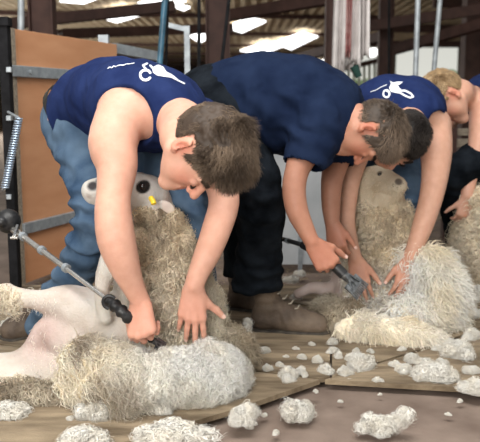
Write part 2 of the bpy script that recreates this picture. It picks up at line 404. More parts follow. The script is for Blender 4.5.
def print_decal(name, key, loops, strokes, m, parent, off=.0022, step=.55):
    """a flat print lying on cloth: filled outlines and strokes, in small cells that follow the cloth"""
    cells = set()
    def inside(p, L):
        r = False
        for i in range(len(L)):
            a, b = L[i], L[i-1]
            if (a[1] > p[1]) != (b[1] > p[1]) and p[0] < (b[0]-a[0])*(p[1]-a[1])/(b[1]-a[1])+a[0]: r = not r
        return r
    for L in loops:
        xs = [p[0] for p in L]; ys = [p[1] for p in L]
        for i in range(int(min(xs)/step)-1, int(max(xs)/step)+2):
            for j in range(int(min(ys)/step)-1, int(max(ys)/step)+2):
                if inside(((i+.5)*step, (j+.5)*step), L): cells.add((i, j))
    for pts, w in strokes:
        for a, b in zip(pts, pts[1:]):
            n = max(2, int(math.dist(a, b)/step*2))
            for t in range(n+1):
                x = a[0]+(b[0]-a[0])*t/n; y = a[1]+(b[1]-a[1])*t/n
                for i in range(int((x-w)/step)-1, int((x+w)/step)+2):
                    for j in range(int((y-w)/step)-1, int((y+w)/step)+2):
                        if math.hypot((i+.5)*step-x, (j+.5)*step-y) <= w: cells.add((i, j))
    cs = sorted({(i+a, j+b) for i, j in cells for a in (0,1) for b in (0,1)}); hit = on_surface(key, [(i*step, j*step) for i, j in cs])
    ok = {}; V = []
    for c, h in zip(cs, hit):
        if h is not None: ok[c] = len(V); V.append(h[0]+h[1]*off)
    Fs = [(ok[i,j], ok[i,j+1], ok[i+1,j+1], ok[i+1,j]) for i, j in cells if all(q in ok for q in ((i,j),(i+1,j),(i+1,j+1),(i,j+1)))]
    Fs = [f for f in Fs if np.ptp(np.array([V[k] for k in f])[:,1]) < .03]
    return MB().poly(V, Fs).build(name, m, parent, smooth=True)
# ---------------------------------------------------------------- the barn
st = lambda o: tag(o, kind='structure')
CONC = mat('old_floor', (.13,.09,.07), .85, c2=(.28,.215,.175), ns=4, nd=10, bump=.3, bs=30, lo=.3, hi=.7)
PLY = mat('worn_plywood', (.12,.085,.05), .8, c2=(.38,.295,.195), ns=3.6, nd=10, bump=.6, bs=50, stretch=(1,4,1), lo=.36, hi=.68)
PLYE = mat('plywood_edge', (.16,.11,.07), .9)
PANEL = mat('orange_plywood', (.50,.225,.105), .6, c2=(.64,.33,.18), ns=2.5, nd=6, stretch=(1,1,4), lo=.25, hi=.75)
GALV = mat('galvanised_steel', (.30,.33,.36), .5, .5, c2=(.42,.46,.49), ns=25)
STEEL = mat('brown_painted_steel', (.045,.018,.013), .7, c2=(.07,.03,.022), ns=8)
BLK = mat('black_steel', (.006,.006,.007), .8, c2=(.014,.014,.016), ns=20, spec=.15)
BLUE = mat('blue_painted_steel', (.015,.06,.10), .35, c2=(.05,.15,.23), ns=15)
ROOF = mat('old_roof_sheet', (.36,.28,.18), .9, c2=(.50,.41,.27), ns=1.2, nd=6)
SKY = mat('skylight_sheet', (1,1,1), .5, emit=3.2)
WHITE = mat('dirty_white_sheet', (.40,.42,.44), .7, c2=(.55,.57,.59), ns=4)
CHROME = mat('bright_steel', (.62,.6,.58), .25, .95, c2=(.75,.73,.7), ns=60)
RUB = mat('black_rubber', (.01,.01,.011), .45, c2=(.02,.02,.022), ns=60)
WOODR = mat('weathered_rail', (.20,.16,.12), .85, c2=(.32,.27,.21), ns=10, stretch=(1,8,8))
YS = 9.0
st(MB().box((0, 20, -.04), (26, 26, .02)).build('floor', CONC))
# plywood sheets over the floor; corners read from the photograph
def sheet(label, pts, z=.018):
    P = [G(*p, z) for p in pts]; n = len(P)
    o = MB().poly(P+[p-np.array((0,0,z-.001)) for p in P], [tuple(range(n)), tuple(range(n, 2*n))[::-1]]+[(i, i+n, (i+1)%n+n, (i+1)%n) for i in range(n)]).build('plywood_sheet', PLY); return tag(o, label, 'board')
sheet('worn tan plywood sheet nearest us, under the front fleece', [(-80,337),(251,371),(320,379.5),(238,408),(120,443),(60,462),(-80,462)])
sheet('tan plywood sheet under the brown boots and the first man', [(-80,335.5),(-80,285),(330,285),(330,377),(319,378),(250,369.5)])
sheet('tan plywood sheet under the second sheep', [(332,377),(332,309),(520,309),(445,342),(400,355)])
sheet('tan plywood sheet at the right with a raised front edge, strewn with wool', [(325,379.5),(520,391),(640,398),(640,315),(526,309.5),(447,343.5),(402,356.5)])
sheet('tan plywood sheet at the back right under the third sheep', [(332,285),(332,307.5),(640,313),(640,262),(400,262)])
# roof
ZR = 2.95; SLX = .0
def RP(px, py, z=ZR): return G(px, py, z)
rf = MB()
for k in range(60):        # corrugated sheet running along y
    pass
xs = np.arange(-22, 22.01, .11); zz = ZR+.05*np.abs(((xs/.22) % 1)-.5)
SKQ = [((97,17),(122,8),(147,14),(117,23)), ((138,4),(160,-3),(186,2),(160,9)), ((226,28),(248,18),(266,22),(242,33)), ((190,37),(205,31),(216,35),(200,43)),
       ((275,43),(302,33),(318,37),(291,50)), ((240,51),(264,43),(284,46),(262,55)), ((312,65),(328,58),(345,61),(330,70)), ((60,2),(78,-4),(100,-2),(84,4)), ((361,52),(374,49),(384,52),(372,57)), ((176,8),(180,6),(190,8),(184,11))]
NR = len(xs); V = []; Y0 = 7.5
for x, z in zip(xs, zz): V += [(x, Y0, z+.06), (x, 50 if x < 3.75 else 28, z+.06)]
st(MB().poly(V, [(2*i, 2*i+1, 2*i+3, 2*i+2) for i in range(NR-1)]).build('ceiling', ROOF))
for q in SKQ:
    P = [G(a, b_, ZR-.07) for a, b_ in q]; c = sum(P)/4; ex = (P[3]-P[0]+P[2]-P[1])/2; ey = (P[1]-P[0]+P[2]-P[3])/2
    s_ = MB().poly([p for p in P]+[p+np.array((0,0,.03)) for p in P], [(0,1,2,3),(7,6,5,4),(0,4,5,1),(1,5,6,2),(2,6,7,3),(3,7,4,0)]).build('window_%d' % (SKQ.index(q)+1), SKY); st(s_)
# purlins and rafters
tr = MB(); n = 0
for Y in np.arange(11, 50, 4.4): tr.bar((-22, Y, ZR+.02), (3.7, Y+3, ZR+.02), .09, .1)
for Y in (13, 18, 23): tr.bar((3.7, Y+2, ZR-.06), (22, Y+3, ZR-.06), .12, .2)
st(tr.build('trim_1', STEEL))
def beam(name, a, b, w, d, m=STEEL, kind=True, tw=.012, up=(0,0,1)):
    mb = MB(); a = np.array(a, float); b = np.array(b, float); dd = nz(b-a); l = nz(np.cross(dd, up)); u = np.cross(l, dd)
    mb.bar(a, b, w, tw, u); 
    for e in (-1, 1): mb.bar(a+l*e*w/2, b+l*e*w/2, tw, d, u)
    return mb.build(name, m)
# columns
COLS = [((44,0), 5.6, 22, 'brown steel column behind the orange plywood panel'), ((218,0), 6.4, 22, 'brown steel column behind the middle man\'s back'), ((333,0), 6.2, 15, 'brown steel column beside the hanging cloths'), ((385,0), 9.5, 13, 'brown steel column at the left of the bright opening'), ((474,0), 10.5, 22, 'brown steel column at the right edge of the bright opening')]
for (px, py), Y, w, lb in COLS:
    p = W(px, 60, Y); o = beam('steel_column', (p[0], Y, -.02), (p[0], Y, ZR+.05), S(w, Y), S(w, Y)*.8, up=(0,1,0)); tag(o, lb, 'column', 'steel columns holding up the roof')
BM = [((150,-6,9), (345,3,12), 'upper'), ((250,22,8.5), (400,70,14), 'x'), ((360,60,9), (480,36,8), 'y')]
for i, (a, c, _) in enumerate([((215,18,9.0), (345,-4,8.2), 0), ((330,32,9.2), (490,8,9.2), 0), ((385,52,10.0), (490,22,9.0), 0), ((290,60,12), (385,36,10), 0), ((-10,26,9), (175,6,9), 0), ((60,34,9.5), (230,28,11), 0)]):
    o = beam('trim_%d' % (i+2), W(*a), W(*c), .14, .12); st(o)
# back wall with openings
wl = MB(); YB = 28.0
def quad_at(x0, x1, y0, y1, Y, t=.08):
    a = W(x0, y1, Y); c = W(x1, y0, Y); wl.box(((a[0]+c[0])/2, Y, (a[2]+c[2])/2), (abs(c[0]-a[0])/2, t, abs(c[2]-a[2])/2))
BACKM = mat('brown_cladding', (.05,.038,.028), .9, c2=(.09,.07,.05), ns=.8)
for q in ((456,900,30,112), (342,900,103,134), (386,396,48,112)): quad_at(*q, YB)
for q in ((-400,341,73,125),): quad_at(*q, 49.0)
wl.box((3.72, 38.5, 1.5), (.05, 10.6, 1.5))
st(wl.build('wall_back', BACKM))
sd = MB(); sd.box((-9.5, 22, 1.5), (.06, 16, 1.5)); st(sd.build('wall_left', BACKM))
# barred fence behind
SL = mat('pale_slat', (.62,.66,.58), .7)
sf = empty('slatted_gate', (W(365,100,16)[0], 16, 0), 'pale vertical slats catching daylight in the gable behind the men', 'fence')
for px in np.arange(333, 386, 5.2):
    a = W(px, 97, 16); c = W(px, 69-(px-340)*.2, 16); mb = MB(); mb.bar(a, c, .055, .03, (0,1,0)); mb.build('slat', SL, sf)
mb = MB(); mb.bar(W(330,72,15.9), W(388,58,15.9), .12, .1); mb.build('rail', STEEL, sf); mb = MB(); mb.bar(W(330,98,15.9), W(388,97,15.9), .1, .1); mb.build('rail', STEEL, sf)
# greenery outside
GR = mat('hedge_leaves', (.22,.36,.12), .8, c2=(.42,.58,.28), ns=3)
for i, (px, py, Y, r, lb) in enumerate([(357,94,60,1.0,'pale green bush outside, seen between the slats'), (404,95,60,1.1,'pale green bush outside, at the left of the bright opening'), (452,90,64,1.3,'pale green bush outside, at the right of the bright opening')]):
    v = Vol(.16); c = W(px, py, Y); v.ell(c, (r*1.4, r, r*1.1), k=.3); v.cone((c[0], Y, -.02), c, .5, .9, .4); v.ell(c+np.array((r*.8,.3,-.3)), (r, r, r*.8), k=.3)
    tag(volobj('bush', v, GR, None, disp=lambda V, N: .35*fbm(V, 1.6, 3, 4)), lb, 'bush')
o = MB().box((8, 52, -.05), (40, 21, .02)).build('grass_verge', mat('bright_grass', (.35,.45,.2), .9, c2=(.5,.6,.3), ns=2)); tag(o, 'sunlit grass ground outside the barn opening', 'grass', kind='structure')
# plywood pen panel, left
A = W(13, 28, 3.75); Ab = G(10, 300); zt = A[2]
pr = empty('plywood_partition', (W(60,200,4.2)[0], 4.2, 0), 'orange plywood shearing pen panel with steel rails left of the first man', 'panel')
a0 = np.array((W(13,150,3.75)[0], 3.75, 0)); a1 = np.array((W(118,150,4.75)[0], 4.75, 0)); dv = nz(a1-a0); nv = np.array((dv[1], -dv[0], 0))
def pbox(z0, z1, s0, s1, t0, t1):
    c = a0+dv*(s0+s1)/2+nv*(t0+t1)/2; return MB().box((c[0], c[1], (z0+z1)/2), ((s1-s0)/2, (t1-t0)/2, (z1-z0)/2), (dv, nv, (0,0,1)))
LP = np.linalg.norm(a1-a0)
pbox(.05, zt, 0, LP, -.01, .01).build('panel', PANEL, pr, bevel=.003)
zr = W(13,71,3.75)[2]; pbox(zr-.028, zr+.028, -.03, LP, .01, .035).build('rail', GALV, pr, bevel=.004)
zr2 = W(20,228,3.8)[2]; pbox(zr2-.028, zr2+.028, .02, LP*.72, .01, .035).build('rail', GALV, pr, bevel=.004)
pbox(.05, zt+.0, -.012, .03, -.02, .02).build('edge_strip', WOODR, pr)
for s_ in (.12, .65, LP-.2):
    mb = MB(); c = a0+dv*s_+nv*.036; mb.tube([np.array((c[0], c[1], zr)), np.array((c[0], c[1], zr))+nv*.008], .012, 10); mb.build('bolt', GALV, pr)
# frame continuing right behind
o = MB().bar(W(112,48,4.85), W(160,57,5.2), .05, .06).build('frame_rail', GALV); tag(o, 'galvanised rail joining the panel top to the blue post', 'rail')
mb = MB(); mb.box(W(104,42,4.7), (.03,.03,.04)); o = mb.build('rail_bracket', GALV); tag(o, 'small steel bracket on top of the orange panel', 'bracket')
# black post at left edge
for k, (px, Y, w, lb) in enumerate([(4, 3.55, 9, 'black steel post at the left edge beside the orange panel')]):
    t_ = empty('steel_post', (W(px,150,Y)[0], Y, 0), lb, 'post'); p = W(px, 22, Y)
    MB().box((p[0], Y, p[2]/2), (S(w/2, Y), .03, p[2]/2)).build('post', BLK, t_, bevel=.004); MB().box((p[0]+.004, Y-.005, p[2]), (S(w/2+1, Y), .034, .02)).build('cap', BLK, t_, bevel=.003)
    for py in (70, 118, 196): q = W(px+7, py, Y); MB().box((q[0], Y-.02, q[2]), (.012, .02, .012)).build('bracket', GALV, t_, bevel=.003)
def pole(px0, py0, px1, py1, Y, r, m, lb, name='steel_pole'):
    a = W(px0, py0, Y); c = W(px1, py1, Y); d = (c-a)/(c[2]-a[2]); bot = a+d*(0-a[2]); top = a+d*(ZR-a[2])
    o = MB().tube([bot, top], S(r, Y), 14).build(name, m, smooth=True); return tag(o, lb, 'pole')
pole(21,30,21,0, 4.6, 3.2, GALV, 'grey galvanised pole rising behind the orange panel')
pole(160,60,165,0, 4.4, 3.0, BLUE, 'blue painted upright behind the first man\'s shoulder'); pole(166,60,168,0, 4.5, 1.4, BLK, 'thin dark upright next to the blue one')
pole(199,70,199,0, 5.0, 1.8, BLK, 'thin black pole left of the wide brown column'); pole(222,60,229,0, 4.8, 1.7, BLK, 'slanting thin black bar in front of the wide brown column')
pole(415,90,418,0, 4.9, 2.6, GALV, 'galvanised pole rising behind the third man, left of two'); pole(434,70,440,0, 5.2, 2.4, GALV, 'galvanised pole above the fair-haired man, right of two')
pole(389,80,389,0, 6.5, 1.2, BLK, 'thin dark drop rod between the cloths and the galvanised poles')
# metal bracket frame behind
t_ = empty('steel_gate', (W(187,60,5)[0], 5, 0), 'grey square steel frame behind the first man\'s head', 'frame'); q = W(187,26,5)
MB().bar((q[0], 5, 0), (q[0], 5, q[2]), .035, .035, (0,1,0)).build('upright', GALV, t_); MB().bar(W(168,25,5), W(189,30,5), .03, .03).build('top_rail', GALV, t_)
# cloths hanging
t_ = empty('hanging_cloths', W(352,-10,5.2), 'white cloths with dark red stripe hanging from a rail', 'cloth')
CL = mat('grimy_white_cloth', (.62,.58,.57), .9, c2=(.78,.74,.73), ns=9); CR = mat('red_stripe_cloth', (.35,.12,.12), .9, c2=(.5,.3,.28), ns=20)
def cloth(px0, px1, py, Y, m, nm, seed):
    a = W(px0, py, Y); c = W(px1, py-3, Y); ztop = 2.3; U = 24; Z = 26; V = []; 
    for i in range(Z):
        z = a[2]+(ztop-a[2])*i/(Z-1)
        for k in range(U):
            u = k/(U-1); f = .75+.25*(1-i/(Z-1)); xm = (a[0]+c[0])/2
            x = xm+(c[0]-a[0])*(u-.5)*f; V.append((x, Y+.03*math.sin(u*17+seed+i*.05)+.012*math.sin(u*40+seed*2), z+.02*math.sin(u*9+seed)*(i == 0)))
    o = MB().poly(V, [(i*U+k, i*U+k+1, (i+1)*U+k+1, (i+1)*U+k) for i in range(Z-1) for k in range(U-1)]).build(nm, m, t_, smooth=True)
    s_ = o.modifiers.new('thick', 'SOLIDIFY'); s_.thickness = .006; return o
cloth(332,352,72,5.28,CL,'cloth',1); cloth(341,362,64,5.2,CL,'cloth',3); cloth(346,350,55,5.14,CR,'stripe_cloth',5); cloth(354,368,58,5.24,CL,'cloth',7)
MB().tube([W(354,66,5.15), W(359,77,5.15)], [.03,.022], 12).build('dark_green_tip', mat('dark_green_cloth', (.01,.05,.04), .8), t_, smooth=True)
MB().tube([W(325,-75,5.2), W(375,-75,5.2)], .02, 10).build('rail', GALV, t_, smooth=True)
# pale sheet behind the middle man
t_ = empty('pen_wall', (W(310,200,4.5)[0], 4.5, 0), 'dirty white sheet wall of the pen behind the middle man\'s arms', 'panel'); a = G(262, 271); Yw = a[1]; a = W(240, 140, Yw); c = W(362, 272, Yw)
MB().box(((a[0]+c[0])/2, Yw, (a[2]+.0)/2+.02), ((c[0]-a[0])/2, .015, a[2]/2-.02)).build('sheet', WHITE, t_, bevel=.004)
MB().box(((a[0]+c[0])/2, Yw, a[2]+.01), ((c[0]-a[0])/2+.01, .025, .018)).build('top_rail', GALV, t_)
for px in (300, 338): q = W(px, 255, Yw); MB().box((q[0], Yw-.02, .15), (.012, .01, .15)).build('batten', GALV, t_)
# rails at right behind the second sheep
t_ = empty('pen_fence', (W(430,190,5.4)[0], 5.4, 0), 'weathered pen fence of horizontal rails behind the sheep at right', 'fence')
for py, wd in ((131,.05), (142,.06), (158,.05), (176,.05), (196,.05), (214,.05)):
    MB().bar(W(372, py+2, 5.5), W(560, py, 5.2), .03, wd).build('rail', WOODR, t_, bevel=.004)
for px in (452, 540): q = W(px, 150, 5.3); MB().box((q[0], 5.35, .48), (.035, .035, .48)).build('post', STEEL, t_)
for px in (432, 426): q = W(px, 120, 5.4); MB().tube([(q[0], 5.4, 0), (q[0], 5.4, W(px,104,5.4)[2])], .012, 8).build('bar', GALV, t_)
# dark pen side behind left pen
o = MB().box((W(200,150,5.6)[0], 5.7, .45), (1.0, .02, .45)).build('dark_pen_board', mat('dark_board', (.03,.025,.02), .9, c2=(.06,.05,.04), ns=5)); tag(o, 'dark board wall low behind the first two men', 'panel')
# ---------------------------------------------------------------- people
SKIN = mat('skin', (1,1,1), .5, attr=True, sss=.12, bump=.08, bs=140, c2=(.93,.9,.88), ns=35, spec=.35)
NAIL = mat('nail', (.72,.47,.4), .35)
HAIR = mat('hair', (1,1,1), .55, attr=True, spec=.3)
NAVY = mat('navy_jersey', (.009,.018,.072), .9, c2=(.016,.029,.10), ns=14, bump=.15, bs=220, spec=.1)
NAVY2 = mat('dark_navy_cotton', (.006,.012,.034), .9, c2=(.011,.02,.05), ns=10, bump=.15, bs=220, spec=.08)
DENIM = mat('blue_denim', (.025,.055,.11), .85, c2=(.13,.20,.29), ns=7, nd=6, bump=.2, bs=300, lo=.3, hi=.75, spec=.2)
DENIM2 = mat('faded_denim', (.10,.19,.32), .85, c2=(.2,.32,.45), ns=7, nd=6, bump=.2, bs=300, lo=.3, hi=.7, spec=.2)
BLACK = mat('black_denim', (.004,.0055,.008), .95, c2=(.014,.018,.024), ns=12, nd=6, bump=.3, bs=200, spec=.06)
PRINT = mat('white_print', (.78,.8,.86), .7)
BELTM = mat('belt_leather', (.02,.018,.014), .5)
BOOTL = mat('worn_brown_leather', (.06,.04,.028), .7, c2=(.19,.14,.10), ns=9, nd=9, bump=.35, bs=90, lo=.35, hi=.75)
SOLE = mat('boot_rubber', (.02,.016,.014), .8, c2=(.07,.058,.045), ns=40)
LACE = mat('boot_lace', (.34,.30,.24), .8)
TEX = (.67,.375,.28)      # light skin

# ---- the shearer in front
h1 = empty('person', G(70,338), 'young man in navy tank top and blue jeans bent over the nearest sheep', 'person', None)
lat1 = W(190,130,2.70)-W(122,118,2.44)
st1 = [(W(80,122,2.93), .160, .110), (W(95,103,2.86), .15, .112), (W(118,101,2.74), .165, .127), (W(143,106,2.62), .185, .130), (W(160,109,2.55), .16, .105), (W(172,113,2.48), .09, .065)]
c1h = W(202,149,2.20); s1 = 1.15
hc1 = dict(fwd=(.05,-.16,-1), up=(1,-.55,.14))
b = Vol(.0038); b.torso([(c, w-.012, r-.012) for c, w, r in st1], lat1)
armR = [(122,114,2.47,25),(113,143,2.40,24.5),(117,166,2.36,20.5),(114,192,2.33,17.5),(113,212,2.31,18.5),(116,238,2.30,19.5),(123,262,2.30,16.5),(132,284,2.31,12),(140,300,2.32,10)]
armL = [(190,134,2.70,21),(205,155,2.66,18),(219,180,2.60,16.5),(224,202,2.55,15.5),(217,228,2.50,15),(208,252,2.46,13.5),(199,272,2.43,11),(194,286,2.41,10)]
b.chain(armR, .03); b.chain(armL, .03)
b.cone(W(168,113,2.5), W(188,128,2.38), .07, .062, .03)
b.cone(W(128,112,2.50), W(170,113,2.47), .05, .045, .03)
T1, A1 = head(b, c1h, s=s1, neck=W(182,124,2.40), **hc1)
wR = W(141,302,2.32); tipsR = hand(b, wR, (.05,-.22,-.85), (-.35,-1,.12), 1, curl=(52,56,60,62), spread=2, thumb=(.2,.8,.5), s=1.12, tc=25)
wL = W(193,288,2.41); tipsL = hand(b, wL, (-.04,-.12,-1), (.1,-1,.05), 1 if False else -1, curl=(12,10,12,16), spread=5, thumb=(.75,.5,.25), s=1.1)
body1 = volobj('body', b, SKIN, h1, col=skincol([(wR+(W(146,330,2.3)-wR)*.7, .10, .4), (wL+(W(190,315,2.38)-wL), .10, .35)], [(T1, A1, s1)], TEX), rel=1)
nails(body1, tipsR+tipsL, NAIL)
HC1, HC1b = (.06,.04,.028), (.27,.195,.135)
face_hair(body1, T1, A1, s1, HAIR, (.09,.06,.045))
hair(h1, T1, A1, s1, HAIR, .034, HC1, HC1b, n=14000, ln=(.010,.036), quiff=.0, seed=3, side=-.02, fr=.06)
t = Vol(.0042); t.torso(st1, lat1, grow=.004)
t.cone(W(128,108,2.54), W(160,104,2.56), .055, .055, .04)
t.cone(W(150,106,2.56), W(205,110,2.74), .07, .045, .05)
t.ell(W(117,124,2.39), (.115,.14,.124), k=.012, sub=True)
t.ell(W(190,133,2.40), (.082,.13,.092), k=.01, sub=True)
t.plane(W(66,104,2.90), W(50,122,2.95)-W(90,103,2.85))
top1 = volobj('tank_top', t, NAVY, h1, disp=wrinkle([(W(160,140,2.5), (1,0,.3), .12, .005, 110), (W(100,140,2.7), (.6,0,.8), .14, .005, 80)], .006, 11))
j = Vol(.0048); j.torso([(W(94,110,2.90), .16, .116), (W(84,121,2.95), .160, .120), (W(86,136,2.95), .155, .112)], (.40,.9,-.05), .05)
legR = [(84,136,2.84,30),(89,165,2.78,27),(94,195,2.68,24),(95,222,2.64,21),(87,248,2.70,20),(73,276,2.78,19),(56,302,2.86,17.5),(40,326,2.93,15)]
legL = [(98,130,3.02,32),(125,148,2.92,33),(155,168,2.80,31),(178,192,2.70,27),(188,214,2.66,24),(190,240,2.69,21),(197,272,2.74,18),(205,315,2.82,15)]
j.chain(legR, .04); j.chain(legL, .04)
volobj('jeans', j, DENIM, h1, disp=wrinkle([(W(84,230,2.64), (.1,0,1), .15, .013, 95), (W(188,214,2.66), (.3,0,1), .15, .009, 80), (W(58,295,2.8), (.3,0,1), .14, .012, 90), (W(100,150,2.85), (.7,0,-.7), .15, .008, 80), (W(70,160,2.8), (.5,0,.8), .14, .008, 70)], .010, 10))
mb = MB(); bb = st1[0]; ax = nz(W(92,104,2.86)-W(74,122,2.93)); la = nz(lat1); nn = np.cross(ax, la)
ring = [W(81,112,2.94)+la*math.cos(a)*.166+nn*math.sin(a)*.122 for a in np.linspace(0, 2*math.pi, 33)]
for q, r in zip(ring, ring[1:]): mb.bar(q, r, .004, .03, ax)
bt = mb.build('belt', BELTM, h1)
def boot(parent, toe, heel, height=.2, tilt=0, sc_=1.0, laces=True, shaft=None):
    toe = np.array(toe, float); heel = np.array(heel, float); d = toe-heel; L = np.linalg.norm(d); f = d/L; u = np.array((0,0,1.)); l = np.cross(f, u); z = heel[2]
    P = lambda x, y, w=0: heel+f*x*L+u*y+l*w
    v = Vol(.004); v.cone(P(.16,.06), P(.55,.06), .043, .048, .03); v.cone(P(.55,.055), P(.84,.05), .047, .042, .03); v.cone(P(.18,.06), P(.22,height-.02), .043, .052, .03)
    v.cone(P(.3,.12), P(.72,.06), .04, .038, .03); v.cone(P(.22,height-.03), P(.24,height), .055, .058, .01)
    for e in (-1, 1): v.cone(P(.72,.045,e*.012), P(.85,.045,e*.012), .04, .036, .02)
    v.plane(P(0,.02), (0,0,-1)); v.plane(P(.2,height), (0,0,1)); v.cone(P(.22,height-.03), P(.22,height+.1), .046, .05, .004, True)
    o = volobj('boot', v, BOOTL, parent, disp=wrinkle([(P(.5,.09), f+u*.4, .06, .004, 180), (P(.22,.14), u, .06, .004, 150)], .0012, 26))
    s_ = Vol(.004)
    for e in (-1, 1): s_.cone(P(.14,.014,e*.006), P(.5,.014,e*.004), .05, .049, .01); s_.cone(P(.5,.014,e*.012), P(.86,.014,e*.012), .049, .046, .01)
    s_.plane(P(0,.026), (0,0,1)); s_.plane(P(0,.002), (0,0,-1))
    s_.box(P(.44,.0), (.025,.06,.008), (f, l, u), .001, .002, True)
    volobj('sole', s_, SOLE, o)
    if laces:
        mb = MB(); k = o.name; V, Fc, N = o_data[k]
        for i in range(6):
            x = .66-.075*i; y0 = .095+.02*i
            a = P(x, y0-.01, -.03); b_ = P(x+.01, y0+.004, .03); mid = P(x+.03, y0+.012)
            mb.tube([a-f*.01, a, mid, b_, b_-f*.01], .0032, 6)
        mb.build('laces', LACE, o, smooth=True)
    return o
boot(h1, G(8,342)+np.array((0,-.02,0)), G(46,333), .17)
boot(h1, G(232,330)+np.array((-.05,.05,0)), G(200,318)+np.array((-.03,.02,0)), .17)
DEC1 = [[(152,68),(158,65),(163,67),(166,72),(172,75),(178,80),(170,78),(163,77),(157,76),(153,73)]]
th = np.linspace(0, 5.2, 12)+.6
C1 = [(145.5+5.2*math.cos(a), 75.5+5.0*math.sin(a)) for a in th]
print_decal('print', top1.name, DEC1, [(C1, 1.25), ([(147,71),(143,66),(147,64)], .9), ([(150,66),(153,69)], .9), ([(157,70),(166,74)], 1.2), ([(168,76),(178,81),(184,84)], .8),
  ([(108,69),(110,67.4),(112,68.3),(114,66.5),(116,67.2)], .42), ([(117,66.4),(120,65.5),(123,65.8),(126,64.7)], .42), ([(127,64.4),(131,64.2),(134,63.7)], .38)], PRINT, top1, step=.4)

# ---- the shearer in the middle
h2 = empty('person', G(262,330), 'man in dark navy short-sleeved shirt, black jeans and brown boots, bending in the middle', 'person')
lat2 = np.array((.06,1,-.02))
st2 = [(W(218,110,3.12), .165, .135), (W(240,104,3.10), .17, .15), (W(266,104,3.07), .175, .165), (W(296,106,3.05), .19, .165), (W(322,114,3.04), .19, .14), (W(340,121,3.03), .12, .085)]
c2h = W(370,131,2.88); s2 = 1.08
b = Vol(.0048); b.torso([(c, w-.02, r-.02) for c, w, r in st2[1:]], lat2)
a2R = [(320,122,2.90,23),(308,145,2.84,17),(298,168,2.80,12.5),(294,188,2.77,12),(297,210,2.75,11.3),(305,228,2.74,9.3),(312,242,2.73,7.8)]
a2L = [(345,130,3.20,20),(338,155,3.16,14),(332,180,3.12,11),(331,205,3.09,9.5),(332,222,3.07,7.6)]
b.chain(a2R, .03); b.chain(a2L, .03)
b.cone(W(336,122,3.0), W(356,128,2.94), .07, .06, .03)
T2, A2 = head(b, c2h, (-.12,-.05,-1), (1,-.22,-.22), s2, neck=W(352,128,2.96))
w2R = W(313,244,2.73); tips = hand(b, w2R, (.55,-.1,-.75), (-.1,-1,.35), -1, curl=(48,52,55,58), spread=3, thumb=(.35,.8,.4), s=1.08, tc=20)
w2L = W(333,225,3.06); tips2 = hand(b, w2L, (.18,-.25,-1), (-.5,-1,.2), -1, curl=(32,34,36,38), spread=3, thumb=(.3,.8,.3), s=1.0)
body2 = volobj('body', b, SKIN, h2, col=skincol([(W(320,256,2.72), .09, .45), (W(337,240,3.04), .08, .45)], [(T2, A2, s2)], (.44,.215,.145)), rel=1)
nails(body2, tips+tips2, NAIL)
face_hair(body2, T2, A2, s2, HAIR, (.05,.035,.028))
hair(h2, T2, A2, s2, HAIR, .018, (.06,.043,.032), (.30,.22,.16), n=7000, ln=(.012,.03), seed=5, side=-.035, fr=.055)
t = Vol(.0052); t.torso(st2, lat2, .05, .004)
t.chain([(322,120,2.93,32),(313,142,2.87,25.5),(304,163,2.82,20.5)], .04); t.chain([(345,128,3.20,26),(340,148,3.17,20),(336,162,3.15,17)], .04)
t.cone(W(336,120,3.02), W(350,126,2.97), .095, .082, .02)
t.plane(W(303,165,2.82), W(303,172,2.81)-W(310,150,2.85)) if False else None
t.cone(W(303,165,2.82), W(299,182,2.80), S(19,2.82), S(24,2.82), .004, True)
t.cone(W(336,164,3.15), W(335,180,3.14), S(16,3.1), S(20,3.1), .004, True)
t.cone(W(350,126,2.97), W(375,134,2.88), .066, .08, .006, True)
t.plane(W(201,100,3.12), W(201,105,3.12)-W(240,94,3.1))
shirt2 = volobj('polo_shirt', t, NAVY2, h2, disp=wrinkle([(W(300,110,2.9), (.5,0,.5), .2, .009, 55), (W(318,150,2.85), (.4,0,1), .09, .006, 90), (W(262,120,2.95), (1,0,-.2), .16, .008, 60)], .009, 8))
j = Vol(.0052); j.torso([(W(232,102,3.1), .165, .135), (W(214,108,3.14), .175, .142), (W(212,124,3.14), .17, .14)], lat2, .05)
j.chain([(218,125,3.02,42),(238,158,2.97,34),(258,196,2.92,26.5),(260,232,2.98,23),(259,262,3.04,24),(257,287,3.08,25)], .04)
j.chain([(216,125,3.25,40),(232,160,3.22,32),(246,200,3.2,24),(245,240,3.28,21),(243,285,3.34,20)], .04)
j.plane(W(257,289,3.08), (0,0,-1))
volobj('black_jeans', j, BLACK, h2, disp=wrinkle([(W(258,200,2.9), (.2,0,1), .15, .007, 75), (W(257,275,3.05), (.1,0,1), .13, .009, 90)], .007, 11))
bt = MB(); ax = nz(W(232,102,3.1)-W(212,107,3.14)); la = nz(lat2); nn = np.cross(ax, la)
ring = [W(209,105,3.14)+la*math.cos(a)*.183+nn*math.sin(a)*.15 for a in np.linspace(0, 2*math.pi, 33)]
for q, r in zip(ring, ring[1:]): bt.bar(q, r, .005, .034, ax)
bt.build('belt', mat('green_webbing', (.02,.045,.02), .8, c2=(.12,.10,.05), ns=40), h2)
boot(h2, G(331,336), G(249,332), .215); boot(h2, G(275,322)+np.array((0,.12,0)), G(226,318)+np.array((.02,.12,0)), .2)

